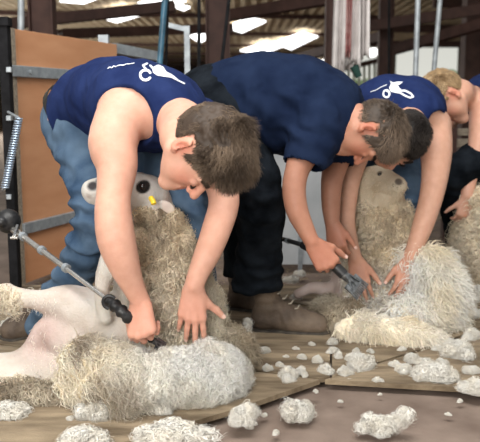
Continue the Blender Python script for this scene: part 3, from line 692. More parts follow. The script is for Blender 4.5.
# ---- the shearer behind, facing us
h3 = empty('person', G(395,285), 'dark-haired man in navy tank top facing the camera, bent over the second sheep', 'person')
lat3 = np.array((1,-.1,-.05))
st3 = [(W(378,132,3.95), .16, .11), (W(383,117,3.82), .15, .11), (W(390,109,3.66), .175, .125), (W(397,108,3.50), .195, .125), (W(404,112,3.40), .16, .09), (W(410,118,3.34), .09, .06)]
b = Vol(.005); b.torso([(c, w-.012, r-.012) for c, w, r in st3], lat3)
a3R = [(366,128,3.46,17),(357,150,3.38,14.5),(350,176,3.32,11.5),(347,200,3.28,10),(346,222,3.24,9.3),(350,242,3.2,8.2),(355,258,3.18,7.2)]
a3L = [(432,126,3.42,19),(436,150,3.36,16),(435,175,3.32,13.5),(431,198,3.28,11.8),(424,222,3.24,10.8),(416,244,3.2,8.8),(410,258,3.18,7.4)]
b.chain(a3R, .03); b.chain(a3L, .03); c3h = W(402,139,3.14); s3 = 1.06
b.cone(W(408,119,3.34), W(410,128,3.24), .07, .06, .03)
T3, A3 = head(b, c3h, (-.32,-.45,-1), (.42,-1,.36), s3, neck=W(410,127,3.26))
w3R = W(356,260,3.18); tips = hand(b, w3R, (.16,-.2,-1), (-.3,-1,.2), -1, curl=(14,14,16,20), spread=5, thumb=(.45,.8,.15), s=1.08)
w3L = W(409,261,3.18); tips2 = hand(b, w3L, (-.25,-.25,-1), (.25,-1,.2), 1, curl=(16,18,20,22), spread=4, thumb=(.35,.8,.2), s=1.05)
volobj('body', b, SKIN, h3, col=skincol([(W(361,275,3.15), .09, .4), (W(403,273,3.15), .09, .4)], [(T3, A3, s3)], (.60,.345,.25)), rel=1)
body3 = bpy.data.objects[list(o_data)[-1]]; nails(body3, tips+tips2, NAIL); face_hair(body3, T3, A3, s3, HAIR, (.03,.02,.018))
hair(h3, T3, A3, s3, HAIR, .012, (.018,.014,.013), (.07,.055,.045), n=6000, ln=(.01,.02), seed=8, side=-.04, fr=.06)
t = Vol(.005); t.torso(st3, lat3, grow=.004); t.cone(W(376,112,3.52), W(426,110,3.5), .075, .075, .05)
for q in ((433,132,3.36), (362,132,3.40)): t.ell(W(*q), (.078,.13,.10), k=.01, sub=True)
t.ell(W(410,128,3.24), (.078,.10,.08), k=.01, sub=True); t.plane(W(376,140,3.97), W(376,142,3.97)-W(388,112,3.7))
top3 = volobj('tank_top', t, NAVY, h3, disp=wrinkle([], .006, 12))
lp = lambda cx, cy, rx, ry: [(cx+rx*math.cos(a), cy+ry*math.sin(a)) for a in np.linspace(0, 2*math.pi, 20)]
print_decal('print', top3.name, [[(389,88),(391,84),(390,81),(393,83),(397,82),(403,82),(401,84),(398,86),(401,90),(400,94),(395,93),(391,92)]],
  [(lp(386.5,94,3,3.6), .9), ([(389,92),(386,90.5)], 1.1), ([(400,91),(405,91),(411,94),(413,97),(410,98),(405,96),(400,93)], .9), ([(371,92),(376,90.5),(381,87.5),(387,85)], .35)], PRINT, top3, step=.4)
j = Vol(.006); j.torso([(W(378,128,3.93), .155, .11), (W(376,142,3.98), .17, .12)], lat3, .05)
j.chain([(394,142,3.92,20),(404,165,3.72,18.5),(408,190,3.52,16.5),(405,205,3.5,15),(412,235,3.6,13),(418,278,3.75,11)], .04)
j.chain([(362,142,3.92,20),(352,165,3.78,18),(347,195,3.66,15),(352,235,3.75,13),(356,275,3.85,11)], .04)
volobj('jeans', j, DENIM, h3, disp=wrinkle([(W(407,200,3.5), (0,0,1), .14, .006, 80)], .007, 11))
boot(h3, G(424,292), G(414,279), .16, laces=False); boot(h3, G(350,290)+np.array((0,.1,0)), G(356,279)+np.array((0,.1,0)), .16, laces=False)

# ---- the shearer at the right edge
h4 = empty('person', G(500,262), 'fair-haired man in navy tank top at the right edge, head down', 'person')
lat4 = np.array((.05,1,-.02))
st4 = [(W(548,118,4.35), .16, .12), (W(522,100,4.3), .16, .125), (W(496,97,4.25), .18, .12), (W(480,99,4.2), .12, .08)]
b = Vol(.006); b.torso([(c, w-.012, r-.012) for c, w, r in st4], lat4)
b.chain([(484,105,4.02,14),(480,130,3.98,11),(478,150,3.96,10),(470,175,3.94,8),(467,196,3.9,6.5)], .03); b.chain([(476,100,4.40,13),(457,112,4.36,10),(444,128,4.32,8.5),(443,150,4.24,7),(448,176,4.15,6)], .03)
b.cone(W(484,99,4.2), W(464,97,4.08), .066, .058, .03)
c4h = W(446,96,3.93); s4 = 1.16; T4, A4 = head(b, c4h, (-.28,-.12,-1), (-1,-.05,.40), s4, neck=W(463,96,4.06))
hand(b, W(467,198,3.9), (-.2,-.1,-1), (.2,-1,0), 1, curl=(35,35,35,35)); hand(b, W(448,178,4.15), (.1,-.1,-1), (-.2,-1,0), -1, curl=(30,30,30,30))
volobj('body', b, SKIN, h4, col=skincol([], [(T4, A4, s4)], (.66,.37,.27)), rel=1)
hair(h4, T4, A4, s4, HAIR, .022, (.38,.25,.13), (.80,.62,.40), n=5000, ln=(.006,.026), seed=9, side=.0, fr=.055)
t = Vol(.006); t.torso(st4, lat4, grow=.004); t.cone(W(490,97,4.1), W(478,92,4.3), .08, .07, .05)
t.ell(W(484,112,3.98), (.09,.12,.10), k=.01, sub=True); t.ell(W(468,98,4.08), (.085,.11,.09), k=.01, sub=True)
volobj('tank_top', t, NAVY, h4, disp=wrinkle([], .006, 12))
j = Vol(.006); j.torso([(W(545,112,4.38), .16, .12), (W(556,128,4.4), .17, .13)], lat4, .05)
j.chain([(548,128,4.25,26),(505,148,4.1,22),(460,170,3.95,17),(452,192,4.0,14),(455,220,4.1,12),(458,250,4.2,11)], .04)
j.chain([(548,128,4.55,26),(510,160,4.5,20),(478,180,4.4,17),(480,215,4.45,13),(484,245,4.5,11)], .04)
volobj('black_jeans', j, BLACK, h4, disp=wrinkle([(W(455,185,4), (.5,0,1), .15, .007, 70)], .007, 11))
boot(h4, G(440,262)+np.array((0,.0,0)), G(460,258), .16, laces=False)
# ---------------------------------------------------------------- sheep and fleeces
WOOL = mat('wool', (1,1,1), .9, attr=True, c2=(.9,.87,.82), ns=30, bump=.5, bs=110, spec=.1, sheen=.2)
LOCK = mat('wool_locks', (1,1,1), .85, attr=True, spec=.15, sheen=.1)
HIDE = mat('shorn_hide', (1,1,1), .75, attr=True, c2=(.86,.83,.80), ns=18, bump=.35, bs=130, sss=.06, spec=.2)
EYE = mat('sheep_eye', (.012,.009,.008), .15)
NOSE = mat('sheep_nose', (.03,.024,.024), .5)
TAGY = mat('yellow_plastic', (.85,.62,.04), .4)
CRE = np.array((.86,.78,.64)); WHT = np.array((.95,.935,.89)); TAN = np.array((.74,.61,.43)); BRN = np.array((.34,.25,.16)); YEL = np.array((.86,.74,.52)); PINK = np.array((.56,.46,.43)); GREY = np.array((.53,.51,.48))
def mix(a, b, w): w = np.clip(w, 0, 1); w = w[:,None] if np.ndim(w) else w; return a*(1-w)+b*w
def blob(P, c, r): return np.clip(1.5-np.linalg.norm(P-c, axis=1)/r, 0, 1)
def grow(key, parent, name, n, fn, rad, curl, turns, segs=5, droop=.3, seed=1):
    """locks rooted over a mesh: fn(P,N) -> density 0..1, direction, length, colour"""
    V, Fc, N = o_data[key]; rg = np.random.default_rng(seed)
    q = rg.integers(0, len(Fc), int(n*4)); P = V[Fc[q]]; w = rg.dirichlet((1,1,1,1), len(q)); Pn = (P*w[:,:,None]).sum(1); Nn = (N[Fc[q]]*w[:,:,None]).sum(1)
    res = fn(Pn, Nn); d, D, L, C = res[:4]; k = np.where(rg.random(len(q)) < d)[0][:n]; m = len(k)
    D = D[k]+rg.normal(size=(m,3))*.3; C = C[k]*rg.uniform(.85, 1.12, (m,1))*(1+rg.normal(size=(m,3))*.015)
    if len(res) > 4: curl = res[4][k]; rad = res[5][k]
    return strands(name, Pn[k]-Nn[k]*.004, D, L[k]*rg.uniform(.6,1.3,m), rad*rg.uniform(.6,1.4,m), np.clip(C,0,1), LOCK, parent, curl, turns, segs, droop, seed)
def lump(a=.012, s_=16, b=.005, s2=45, seed=1, m=None):
    def f(V, N):
        w = a*fbm(V, s_, 2, seed)+b*(1-2*np.abs(noise(V, s2, seed+5)))
        return w*m(V) if m else w
    return f
# ---- the nearest sheep: sits on its rump, head up between the first man's legs
sh1 = empty('sheep', G(90,395), 'half-shorn white sheep with black eye patch sitting between the first man\'s legs', 'sheep')
v = Vol(.0048)
neck1 = [(148,205,2.60,24),(153,228,2.62,33),(155,255,2.62,40),(160,285,2.62,47),(166,318,2.62,50),(160,350,2.60,48)]
v.chain(neck1, .05)
v.chain([(170,330,2.62,48),(140,345,2.60,47),(105,352,2.60,42),(72,370,2.54,34),(34,376,2.47,27),(-14,379,2.45,26)], .05)      # belly to rump
v.chain([(112,330,2.55,36),(90,316,2.52,28),(66,303,2.52,19),(44,301,2.52,11.5),(24,298,2.52,9.5),(8,294,2.52,10.5),(-6,292,2.52,9)], .03)   # hind leg
v.chain([(95,352,2.50,24),(70,342,2.48,20),(48,330,2.50,14),(38,342,2.50,12),(28,354,2.50,10),(20,366,2.50,9)], .03)           # other hind leg
v.chain([(128,240,2.50,20),(112,262,2.46,13),(103,282,2.44,8.5),(102,300,2.43,7.5),(106,318,2.43,7)], .025)                       # foreleg
# head
v.chain([(146,198,2.56,24),(134,192,2.50,20),(116,190,2.46,17),(100,190,2.43,13.5),(93,191,2.42,11.5)], .02)
v.cone(W(100,200,2.43), W(92,198,2.42), S(7,2.42), S(6,2.42), .01)
v.ell(W(94,184,2.385), (.012,.01,.005), k=.006, sub=True); v.chain([(86,197,2.385,1.2),(98,203,2.375,1.2)], .004, sub=True)
v.ell(W(140,186,2.482), (.022,.012,.02), k=.012, sub=True)
v.ell(W(152,204,2.47), (.03,.014,.02), (( .9,0,-.45),(0,1,0),(.45,0,.9)), .01); v.ell(W(167,206,2.46), (.030,.010,.019), ((.85,0,-.5),(0,1,0),(.5,0,.85)), .01)
v.ell(W(167,207,2.432), (.02,.007,.010), ((.85,0,-.5),(0,1,0),(.5,0,.85)), .006, True)
v.plane((0,0,.02), (0,0,-1))
px1 = lambda P: (240+F*P[:,0]/(P[:,1]*CT-(P[:,2]-CAMH)*ST), 221-F*((P[:,2]-CAMH)*CT+P[:,1]*ST)/(P[:,1]*CT-(P[:,2]-CAMH)*ST))
Hc, Nk = W(120,190,2.45), W(152,215,2.55)
def wool1(P):        # where the fleece is still on
    x, z = P[:,0], P[:,2]
    m = np.clip((x+.36)/.05+.6*noise(P, 12, 3), 0, 1)*np.clip((W(0,208,2.5)[2]-z)/.03+.5+noise(P, 25, 4)*.5, 0, 1)
    rump = np.clip((.075-z)/.03+noise(P, 14, 6)*.8, 0, 1)*(x < -.3); leg = blob(P, W(2,304,2.5), .06)*.7
    fl = np.clip(1.6-np.linalg.norm(P-W(106,300,2.43), axis=1)/.17, 0, 1)      # clean foreleg
    fl = fl*(x < W(118,280,2.45)[0])
    ear = blob(P, W(165,206,2.44), .035)
    return np.clip(np.maximum.reduce([m*(1-fl), rump, leg])*(1-ear), 0, 1)
def col1(V, N):
    w = wool1(V); c = mix(mix(GREY*1.05, PINK, .45+.5*fbm(V, 7, 2, 8)), CRE*.9, .25+.3*noise(V, 6, 2))
    c = mix(c, np.array((.48,.34,.32)), blob(V, W(38,334,2.46), .09)*.75)
    c = mix(c, np.array((.60,.59,.57)), (V[:,2] > W(0,216,2.5)[2])*1.0*(V[:,0] < W(160,0,2.5)[0]))
    c = mix(c, np.array((.35,.24,.22)), blob(V, W(167,207,2.43), .018)*.8)
    xz = lambda a, b, Y, r: np.clip((1.25-np.linalg.norm((V-W(a,b,Y))[:,[0,2]], axis=1)/r)*4, 0, 1)*(V[:,1] < 2.53)
    c = mix(c, np.array((.015,.013,.013)), xz(143,187,2.45,.019)); c = mix(c, np.array((.05,.045,.05)), np.clip(blob(V, W(92,184,2.38), .024)*3-1.2, 0, 1))
    c = mix(c, np.array((.05,.045,.05)), np.clip(blob(V, W(100,178,2.40), .02)*3-1.2, 0, 1)*.8)
    c = mix(c, np.array((.30,.23,.2)), np.clip(blob(V, W(88,198,2.38), .016)*2-1, 0, 1)*.6)
    c = mix(c, np.array((.07,.06,.06)), xz(104,181,2.40,.008)); c = mix(c, TAN*.85, blob(V, W(6,303,2.5), .05)*.8*(.5+noise(V, 40, 2)))
    t = mix(mix(TAN*1.05, CRE, .35+.4*fbm(V, 8, 2, 3)), BRN, .2+.5*noise(V, 18, 9)*(V[:,2] > .35)); t = mix(t, CRE, np.clip((.42-V[:,2])/.12, 0, 1)*.6)
    return np.clip(mix(c, t, w), 0, 1)
body = volobj('body', v, HIDE, sh1, disp=lambda V, N: lump(.014,20,.012,34,2)(V,N)*wool1(V)+.0025*fbm(V, 14, 2, 1), col=col1, rel=2, zmin=.019)
K1 = body.name
def f1(P, N):
    w = wool1(P); z = P[:,2]; n1, n2 = noise(P, 20, 1), noise(P, 20, 2)
    D = N*.8+np.stack([.3+.6*n1, -.2+0*z, -.5+.6*n2], 1); L = np.where(z > .33, .028, .036)
    C = mix(mix(TAN*1.1, CRE, .35+.45*fbm(P, 9, 2, 3)), BRN, .05+.6*noise(P, 24, 9)*(z > .4)); C = mix(C, CRE*1.02, np.clip((.42-z)/.12, 0, 1)*.7)
    return (w > .35)*1.0, D, L, C
grow(K1, body, 'fleece', 21000, f1, .0019, .34, 1.7, 6, .25, 3)
def f1b(P, N):   # clipped stubble and stray wisps on the shorn side
    w = wool1(P); x, y = px1(P); m = (w < .4)*(P[:,2] < W(0,225,2.5)[2])*np.clip(noise(P, 9, 31)*1.5+.1, 0, 1)
    return m, N*.3+np.array((.6,-.2,-.5)), np.full(len(P), .022), mix(CRE+0*P, WHT, .5)
grow(K1, body, 'wool_wisps', 2600, f1b, .0008, .2, 1, 4, .2, 5)
# knots of crimped wool round the neck
mb = MB(); mb.tube([W(151,198,2.43), W(153,201,2.415), W(154,204,2.41)], .009, 10); eb = mb.build('ear_tag', TAGY, body, smooth=True)
e = Vol(.002); e.ell(on_surface(K1, [(142,187)])[0][0], (.0125,.006,.0115)); volobj('eye', e, EYE, body, rel=1)
e = Vol(.002); e.ell(W(100,177,2.405), (.010,.008,.007)); volobj('eye', e, EYE, body, rel=1)
# ---- fleece falling in front of it
def fleece(name, label, blobs, seed, n, fn, colf, rad=.0021, curl=.2, turns=1.2, segs=6, droop=.3, zmin=.019, h=.005, a=.016, b=.008):
    v = Vol(h)
    for x, y, Y, r, rz in blobs: c = W(x, y, Y); v.ell(c, (S(r, Y), S(r, Y)*.9, S(rz, Y)), k=.05)
    v.plane((0,0,zmin), (0,0,-1)); o = volobj(name, v, WOOL, None, disp=lump(a, 17, b, 42, seed), col=colf, rel=2, zmin=zmin); k = o.name
    grow(k, o, 'locks', n, fn, rad, curl, turns, segs, droop, seed); return tag(o, label, 'fleece')
def fc1(V, N):
    x, y = px1(V); w = np.clip((x-118)/30+.5*noise(V, 16, 3), 0, 1); c = mix(mix(YEL*.8, BRN, .35+.6*noise(V, 20, 4)), WHT*.97, w)
    c = mix(c, YEL, np.clip((y-392)/14, 0, 1)*.35+.25*(noise(V, 12, 8) > .2)); return np.clip(c, 0, 1)
def ff1(P, N):
    x, y = px1(P); n1, n2 = noise(P, 15, 1), noise(P, 15, 7); w = np.clip((x-105)/38+.5*n1, 0, 1)
    L = .085*(1-w)+.024*w; cu = .10*(1-w)+.32*w; rd = .0015*(1-w)+.0014*w; D = N*(.25+.45*w)[:,None]+np.stack([.9*(1-w)+.3*n1, -.25+0*x, .1*(1-w)-.2*w+.6*n2], 1)
    c = mix(mix(mix(YEL, WHT, .5), BRN, .1+.9*noise(P, 26, 4)), WHT, w); c = mix(c, YEL*.95, .22*np.clip(noise(P, 12, 8)*2+.3, 0, 1)+np.clip((y-395)/14, 0, 1)*.35)
    c = mix(c, np.array((.17,.12,.08)), (1-w)*np.clip(noise(P, 17, 44)*2.2-.5, 0, .8)); return np.ones(len(P)), D, L, c, cu, rd
fleece('fleece', 'cream and white fleece rolled off the nearest sheep, lying on the front plywood sheet',
  [(78,388,2.36,24,18),(74,358,2.36,12,12),(92,366,2.34,22,18),(106,384,2.30,30,24),(132,384,2.28,32,27),(160,382,2.30,32,27),(188,378,2.32,32,28),(212,374,2.36,30,29),(226,380,2.42,21,24),(124,362,2.32,22,12)], 4, 34000, ff1, fc1, b=.013, a=.015)
def frs(P, N):
    return np.ones(len(P)), N*.7+np.stack([.3+.5*noise(P,18,1), -.2+0*P[:,0], -.2+.5*noise(P,18,2)], 1), np.full(len(P), .045), mix(mix(CRE*.8, TAN*.8, .4+.5*noise(P, 14, 3)), BRN*.6, .45+.7*noise(P, 15, 6))
fleece('dirty_wool_clump', 'brownish dirty wool under the sheep\'s rump at the left edge of the floor', [(18,395,2.36,24,9),(-14,394,2.36,22,9),(50,398,2.34,18,9)], 9, 5000, frs, lambda V, N: np.clip(mix(CRE*.7, BRN, .5+.6*noise(V, 16, 3)), 0, 1))
fleece('fleece_skirt', 'tan wool flap at the right end of the front fleece', [(236,352,2.62,15,10),(228,344,2.62,17,12),(214,338,2.62,18,15)], 12, 3600, frs, lambda V, N: np.clip(mix(CRE*.8, TAN, .4+.5*noise(V, 16, 3)), 0, 1))
# ---- the second sheep
sh2 = empty('sheep', G(385,330), 'woolly cream sheep with raised face between the arms of the third man', 'sheep')
v = Vol(.006)
v.chain([(386,226,3.42,26),(384,250,3.42,36),(376,278,3.40,44),(372,305,3.38,44)], .05); v.chain([(378,290,3.40,42),(405,292,3.42,42),(432,296,3.46,36)], .05)
v.chain([(370,186,3.42,20),(379,181,3.37,15.5),(389,184,3.31,12.5),(397,186,3.26,10)], .02); v.cone(W(384,196,3.33), W(397,194,3.27), S(9,3.3), S(6.5,3.3), .008)
v.ell(W(400,182,3.215), (.010,.008,.005), k=.006, sub=True); v.chain([(392,193,3.235,1.3),(404,191,3.235,1.3)], .004, sub=True)
v.chain([(374,210,3.42,24),(384,208,3.38,21),(390,200,3.35,15)], .04)
v.ell(W(360,182,3.42), (.03,.014,.016), ((.8,0,.5),(0,1,0),(-.5,0,.8)), .01)
v.chain([(350,300,3.28,16),(338,306,3.22,9),(328,310,3.2,6.5),(320,314,3.2,5)], .03)
v.chain([(346,296,3.4,14),(328,290,3.38,8),(312,288,3.38,6),(298,294,3.38,5)], .03)
v.plane((0,0,.02), (0,0,-1))
zf = W(0,206,3.3)[2]
def wool2(P): return np.clip((zf-P[:,2])/.04+.5+.5*noise(P, 22, 3), 0, 1)*np.clip((P[:,0]-W(347,0,3.3)[0])/.03, 0, 1)
def col2(V, N):
    c = mix(np.array((.50,.45,.36)), TAN*.95, .4+.4*noise(V, 10, 2)); leg = (V[:,0] < W(347,0,3.3)[0]); c = mix(c, PINK*.9, leg*1.0)
    c = mix(c, np.array((.03,.03,.03)), blob(V, W(322,313,3.2), .05)*(V[:,2] < .12)*.95)
    c = mix(c, np.array((.05,.035,.035)), np.clip(blob(V, W(399,181,3.22), .020)*3-1.2, 0, 1)*.85)
    c = mix(c, np.array((.05,.04,.035)), np.clip(blob(V, W(380,174,3.31), .014)*3-1.2, 0, 1)*.8)
    t = mix(mix(TAN, CRE*.9, .4+.5*fbm(V, 9, 2, 3)), BRN, .15+.4*noise(V, 16, 9)); return np.clip(mix(c, t, wool2(V)), 0, 1)
body = volobj('body', v, HIDE, sh2, disp=lambda V, N: lump(.012,16,.008,36,6)(V,N)*wool2(V)+.002*fbm(V, 14, 2, 1), col=col2, rel=2, zmin=.019)
def f2(P, N):
    n1, n2 = noise(P, 18, 1), noise(P, 18, 2)
    C = mix(mix(TAN*1.15, CRE, .35+.5*fbm(P, 9, 2, 3)), BRN, .12+.4*noise(P, 20, 9)); C = mix(C, WHT*.95, np.clip((.30-P[:,2])/.1, 0, 1)*.7)
    return (wool2(P) > .4)*1.0, N*.8+np.stack([.4*n1, -.2+0*n1, -.45+.6*n2], 1), np.full(len(P), .042), C
grow(body.name, body, 'face_wool', 3500, lambda P, N: ((wool2(P) <= .4)*(P[:,2] > .3)*1.0, N*.3+np.array((-.2,0,-.5)), np.full(len(P),.014), mix(TAN*.9, CRE*.8, .5+.5*noise(P, 20, 2))*np.where(np.linalg.norm(P-W(399,181,3.22), axis=1) < .03, .15, 1)[:,None]), .0012, .2, 1, 3, .2, 19)
grow(body.name, body, 'fleece', 13000, f2, .0026, .28, 1.5, 5, .3, 13)
e = Vol(.002); e.ell(on_surface(body.name, [(380,174.5)])[0][0], (.009,.006,.007)); volobj('eye', e, EYE, body, rel=1)
def fc2(V, N): return np.clip(mix(mix(WHT, YEL, .3+.5*noise(V, 9, 3)), TAN, .5*noise(V, 14, 8)), 0, 1)
def ff2(P, N):
    n1, n2 = noise(P, 12, 1), noise(P, 12, 2)
    return np.ones(len(P)), N*.55+np.stack([.25+.6*n1, -.3+0*n1, -.3+.7*n2], 1), np.full(len(P), .07), mix(mix(WHT, YEL, .25+.6*noise(P, 11, 3)), TAN, .3*noise(P, 16, 5))
fleece('fleece', 'white fleece parted and hanging beside the second sheep, under the third man\'s left hand',
  [(418,262,3.22,18,17),(432,274,3.2,20,22),(438,296,3.16,19,24),(424,312,3.12,20,20),(404,318,3.1,18,15),(446,318,3.16,13,13)], 21, 9500, ff2, fc2, rad=.0024, curl=.12, turns=.8)
fleece('fleece', 'yellowish flat fleece on the boards right of the brown boots',
  [(352,330,3.0,15,10),(370,332,2.98,18,12),(392,334,2.96,20,12),(412,338,2.94,18,10),(428,342,2.94,12,8)], 23, 8000, lambda P, N: (np.ones(len(P)), N*.4+np.stack([.6+.5*noise(P,12,1), -.3+0*P[:,0], -.25+.5*noise(P,12,2)],1), np.full(len(P),.06), mix(mix(WHT, YEL, .6+.5*noise(P, 9, 3)), TAN, .3*noise(P, 16, 5))),
  lambda V, N: np.clip(mix(YEL*1.1, WHT, .4+.5*noise(V, 9, 3)), 0, 1), rad=.0022, curl=.12, turns=.8)
fleece('dirty_wool_clump', 'dark dirty wool between the brown boots and the second sheep', [(338,318,3.1,14,8),(330,306,3.2,16,7),(346,312,3.1,10,7)], 25, 2600, frs, lambda V, N: np.clip(mix(CRE*.4, BRN*.6, .5+.6*noise(V, 16, 3)), 0, 1))
# belly of the second sheep, clipped pale
# ---- the third sheep
sh3 = empty('sheep', G(492,300), 'cream unshorn sheep cut off by the right edge of the picture', 'sheep')
v = Vol(.007)
v.chain([(486,212,3.95,20),(484,235,3.95,27),(490,262,3.92,36),(500,285,3.9,38)], .06); v.chain([(490,265,3.92,34),(530,278,3.95,40),(570,282,4.0,34)], .06)
v.chain([(484,205,3.95,18),(496,198,3.9,14),(508,200,3.86,10)], .03); v.ell(W(474,199,3.9), (.035,.018,.024), k=.02); v.plane((0,0,.02), (0,0,-1))
body = volobj('body', v, WOOL, sh3, disp=lump(.016, 13, .009, 30, 7), col=lambda V, N: np.clip(mix(mix(TAN*1.1, CRE, .5+.5*fbm(V, 7, 2, 3)), BRN, .1+.3*noise(V, 14, 9)), 0, 1), rel=2, zmin=.019)
grow(body.name, body, 'fleece', 11000, lambda P, N: (np.ones(len(P)), N*.8+np.stack([.4*noise(P,15,1), -.2+0*P[:,0], -.4+.5*noise(P,15,2)],1), np.full(len(P),.045), mix(mix(TAN*1.2, CRE, .55+.5*fbm(P, 8, 2, 3)), BRN, .25*noise(P, 20, 9))), .0032, .3, 1.4, 5, .3, 17)
# ---------------------------------------------------------------- shearing gear
t_ = empty('shearing_machine_arm', W(4,222,2.75), 'jointed bright steel drive arm of the first man\'s shearing machine, coming from the left edge', 'machine arm')
p0, p1, p2, p3 = W(-30,205,3.0), W(6,224,2.75), W(66,268,2.5), W(108,300,2.36)
MB().tube([p0, p1], .012, 14).build('rod', CHROME, t_, smooth=True)
MB().tube([p1, p1+(p2-p1)*.3], .013, 16).build('rod', CHROME, t_, smooth=True)
MB().tube([p1+(p2-p1)*.3, p2], .0105, 16).build('rod', CHROME, t_, smooth=True)
MB().tube([p2, p3], .0085, 16).build('rod', CHROME, t_, smooth=True)
for a in (.3, .62, 1.0): q = p1+(p2-p1)*a; MB().tube([q-(p2-p1)*.02, q+(p2-p1)*.02], .0155, 16).build('collar', GALV, t_, smooth=True)
v = Vol(.003); v.ball(p1+np.array((.012,-.01,.012)), .045, .01); v.cone(p1+np.array((0,-.03,.015)), p1+np.array((0,-.05,.015)), .022, .02, .006); o = volobj('knuckle_cover', v, RUB, t_)
mb = MB(); q = W(16,232,2.68); mb.tube([q+np.array((0,-.03,-.012)), q+np.array((0,.02,.02))], .006, 8); mb.tube([q+np.array((-.012,-.03,-.016)), q+np.array((.014,-.03,-.016))], .005, 8); mb.build('wing_nut', CHROME, t_, smooth=True)
def handpiece(label, pts, comb_dir, comb_n, sz=1.0, m=RUB, ms=CHROME, gs=1.0):
    t = empty('shearing_handpiece', pts[0][:3] if len(pts[0]) == 4 else pts[0], label, 'shears'); P = [np.array(p) for p in pts]
    mb = MB(); n = 26; path = []; rr = []
    for i in range(n):
        u = i/(n-1)*(len(P)-1); k = min(int(u), len(P)-2); path.append(P[k]+(P[k+1]-P[k])*(u-k)); rr.append((.0135+.0028*(1 if i%4 < 2 else -.3)*(i < n*.55)+(.004 if i > n*.6 else 0))*sz*gs*(1 if i < n*.55 else 1/gs))
    mb.tube(path, rr, 16); b_ = mb.build('grip', m, t, smooth=True)
    d = nz(comb_dir); nn = nz(np.array(comb_n)-d*(np.array(comb_n)@d)); l = np.cross(d, nn); q = P[-1]
    mb = MB(); mb.tube([q-d*.005, q+d*.03*sz], [.015*sz, .011*sz], 14); mb.build('head', ms, t, smooth=True)
    mb = MB(); mb.box(q+d*.042*sz, (.016*sz, .034*sz, .003*sz), (d, l, nn))
    for i in range(10): mb.box(q+d*.068*sz+l*(i-4.5)*.0075*sz, (.013*sz, .0022*sz, .0018*sz), (nz(d+l*(i-4.5)*.03), l, nn))
    mb.build('comb', ms, t); mb = MB()
    for e in (-1, 0, 1): mb.bar(q+d*.005+nn*.012*sz+l*e*.006, q+d*.05*sz+nn*.006*sz+l*e*.02*sz, .006*sz, .005*sz, nn)
    mb.build('cutter_fork', ms, t); return t
handpiece('black rubber-gripped shearing handpiece in the first man\'s right hand', [p3, W(118,308,2.33), W(128,317,2.31), W(141,328,2.33), W(152,340,2.35)], (.6,.3,-.6), (.4,-.6,.7), .7, RUB, mat('dark_comb_steel', (.12,.12,.13), .35, .8, c2=(.2,.2,.21)), gs=1.9)
v = Vol(.0025); hook = [W(112,300,2.32)+np.array((.02*math.cos(a)-.006, -.012, .02*math.sin(a)-.004)) for a in np.linspace(.6, 4.6, 12)]
MB().tube(hook, .006, 8).build('rubber_loop', RUB, t_, smooth=True)
A2_ = [W(268,234,2.98), W(282,239,2.9), W(303,245,2.8)]
t2_ = empty('shearing_machine_arm', A2_[0], 'thin black drive tube running from behind the black jeans to the middle man\'s handpiece', 'machine arm')
MB().tube([W(262,228,3.5), W(272,236,3.2), W(303,245,2.82)], .009, 14).build('rod', RUB, t2_, smooth=True); MB().tube([W(303,245,2.82), W(316,252,2.74)], .015, 14).build('collar', BLK, t2_, smooth=True); MB().tube([W(287,240.5,3.0), W(291,242,2.97)], .0115, 14).build('ring', GALV, t2_, smooth=True)
handpiece('dark steel shearing handpiece with splayed comb in the middle man\'s hand', [W(320,254,2.79), W(328,260,2.77), W(336,267,2.74), W(344,275,2.73)], (.55,-.1,-.5), (.4,-.8,.5), 1.15, RUB, mat('dull_steel', (.10,.11,.12), .35, .8, c2=(.3,.31,.32), ns=60))
# counterweight spring
sp = [W(19,118,3.4)+(W(5,188,3.4)-W(19,118,3.4))*t for t in np.linspace(0, 1, 240)]; ax = nz(sp[-1]-sp[0]); u = nz(np.cross(ax, (0,1,0))); w = np.cross(ax, u)
helix = [p+.015*(u*math.cos(i*.75)+w*math.sin(i*.75)) for i, p in enumerate(sp)]
pst = bpy.data.objects['steel_post']; pst['_org'] = list(pst.location); MB().tube(helix, .0042, 6).build('coil_spring', mat('spring_steel', (.45,.55,.68), .35, .8), pst, smooth=True)
MB().tube([W(8,112,3.5), W(19,118,3.4)], .006, 8).build('spring_hook', GALV, pst, smooth=True); MB().tube([W(3,190,3.5), W(5,188,3.4)], .006, 8).build('spring_hook', GALV, pst, smooth=True)
# ---------------------------------------------------------------- tufts of wool strewn over the floor
def tuft_proto(seed, flat):
    rg = np.random.default_rng(seed); v = Vol(.0045)
    v.ell((0,0,.012*flat), (.023,.018,.009*flat), k=.02)
    for i in range(16):
        p = rg.normal(size=3)*np.array((.03,.02,.012*flat)); v.cone((p[0], p[1], abs(p[2])+.010), (p[0]*.3, p[1]*.3, .012*flat), rg.uniform(.004,.010), .008, .010)
    V, Fc = v.mesh(); V = relax(V, Fc, 1); N = normals(V, Fc); V = V+N*lump(.009, 60, .010, 85, seed)(V, N)[:,None]; V[:,2] = np.maximum(V[:,2]-V[:,2].min()-.009, 0); N = normals(V, Fc)
    q = rg.integers(0, len(Fc), 1400); P = V[Fc[q,0]]; M = N[Fc[q,0]]; D = M*.7+rg.normal(size=P.shape)*.5; n = len(P); segs = 4
    return V, Fc, P, M, D
def build_tuft(k, name):
    V, Fc, P, M, D = protos[k]; o = make(name, V, Fc, WOOL, None, np.clip(mix(WHT+0*V, CRE, .3+.4*noise(V, 30, 3)), 0, 1))
    s_ = strands('fibres', P-M*.002, D, .032, .0018, np.clip(mix(WHT+0*P, CRE, .2+.4*noise(P, 30, 3)), 0, 1), LOCK, o, .42, 1.5, 6, .5, k, zmin=.001); o['_h'] = 0; return o
protos = [tuft_proto(50+i, f) for i, f in enumerate((.6, 1.0, 1.4, 2.4))]
PR = [None]*4
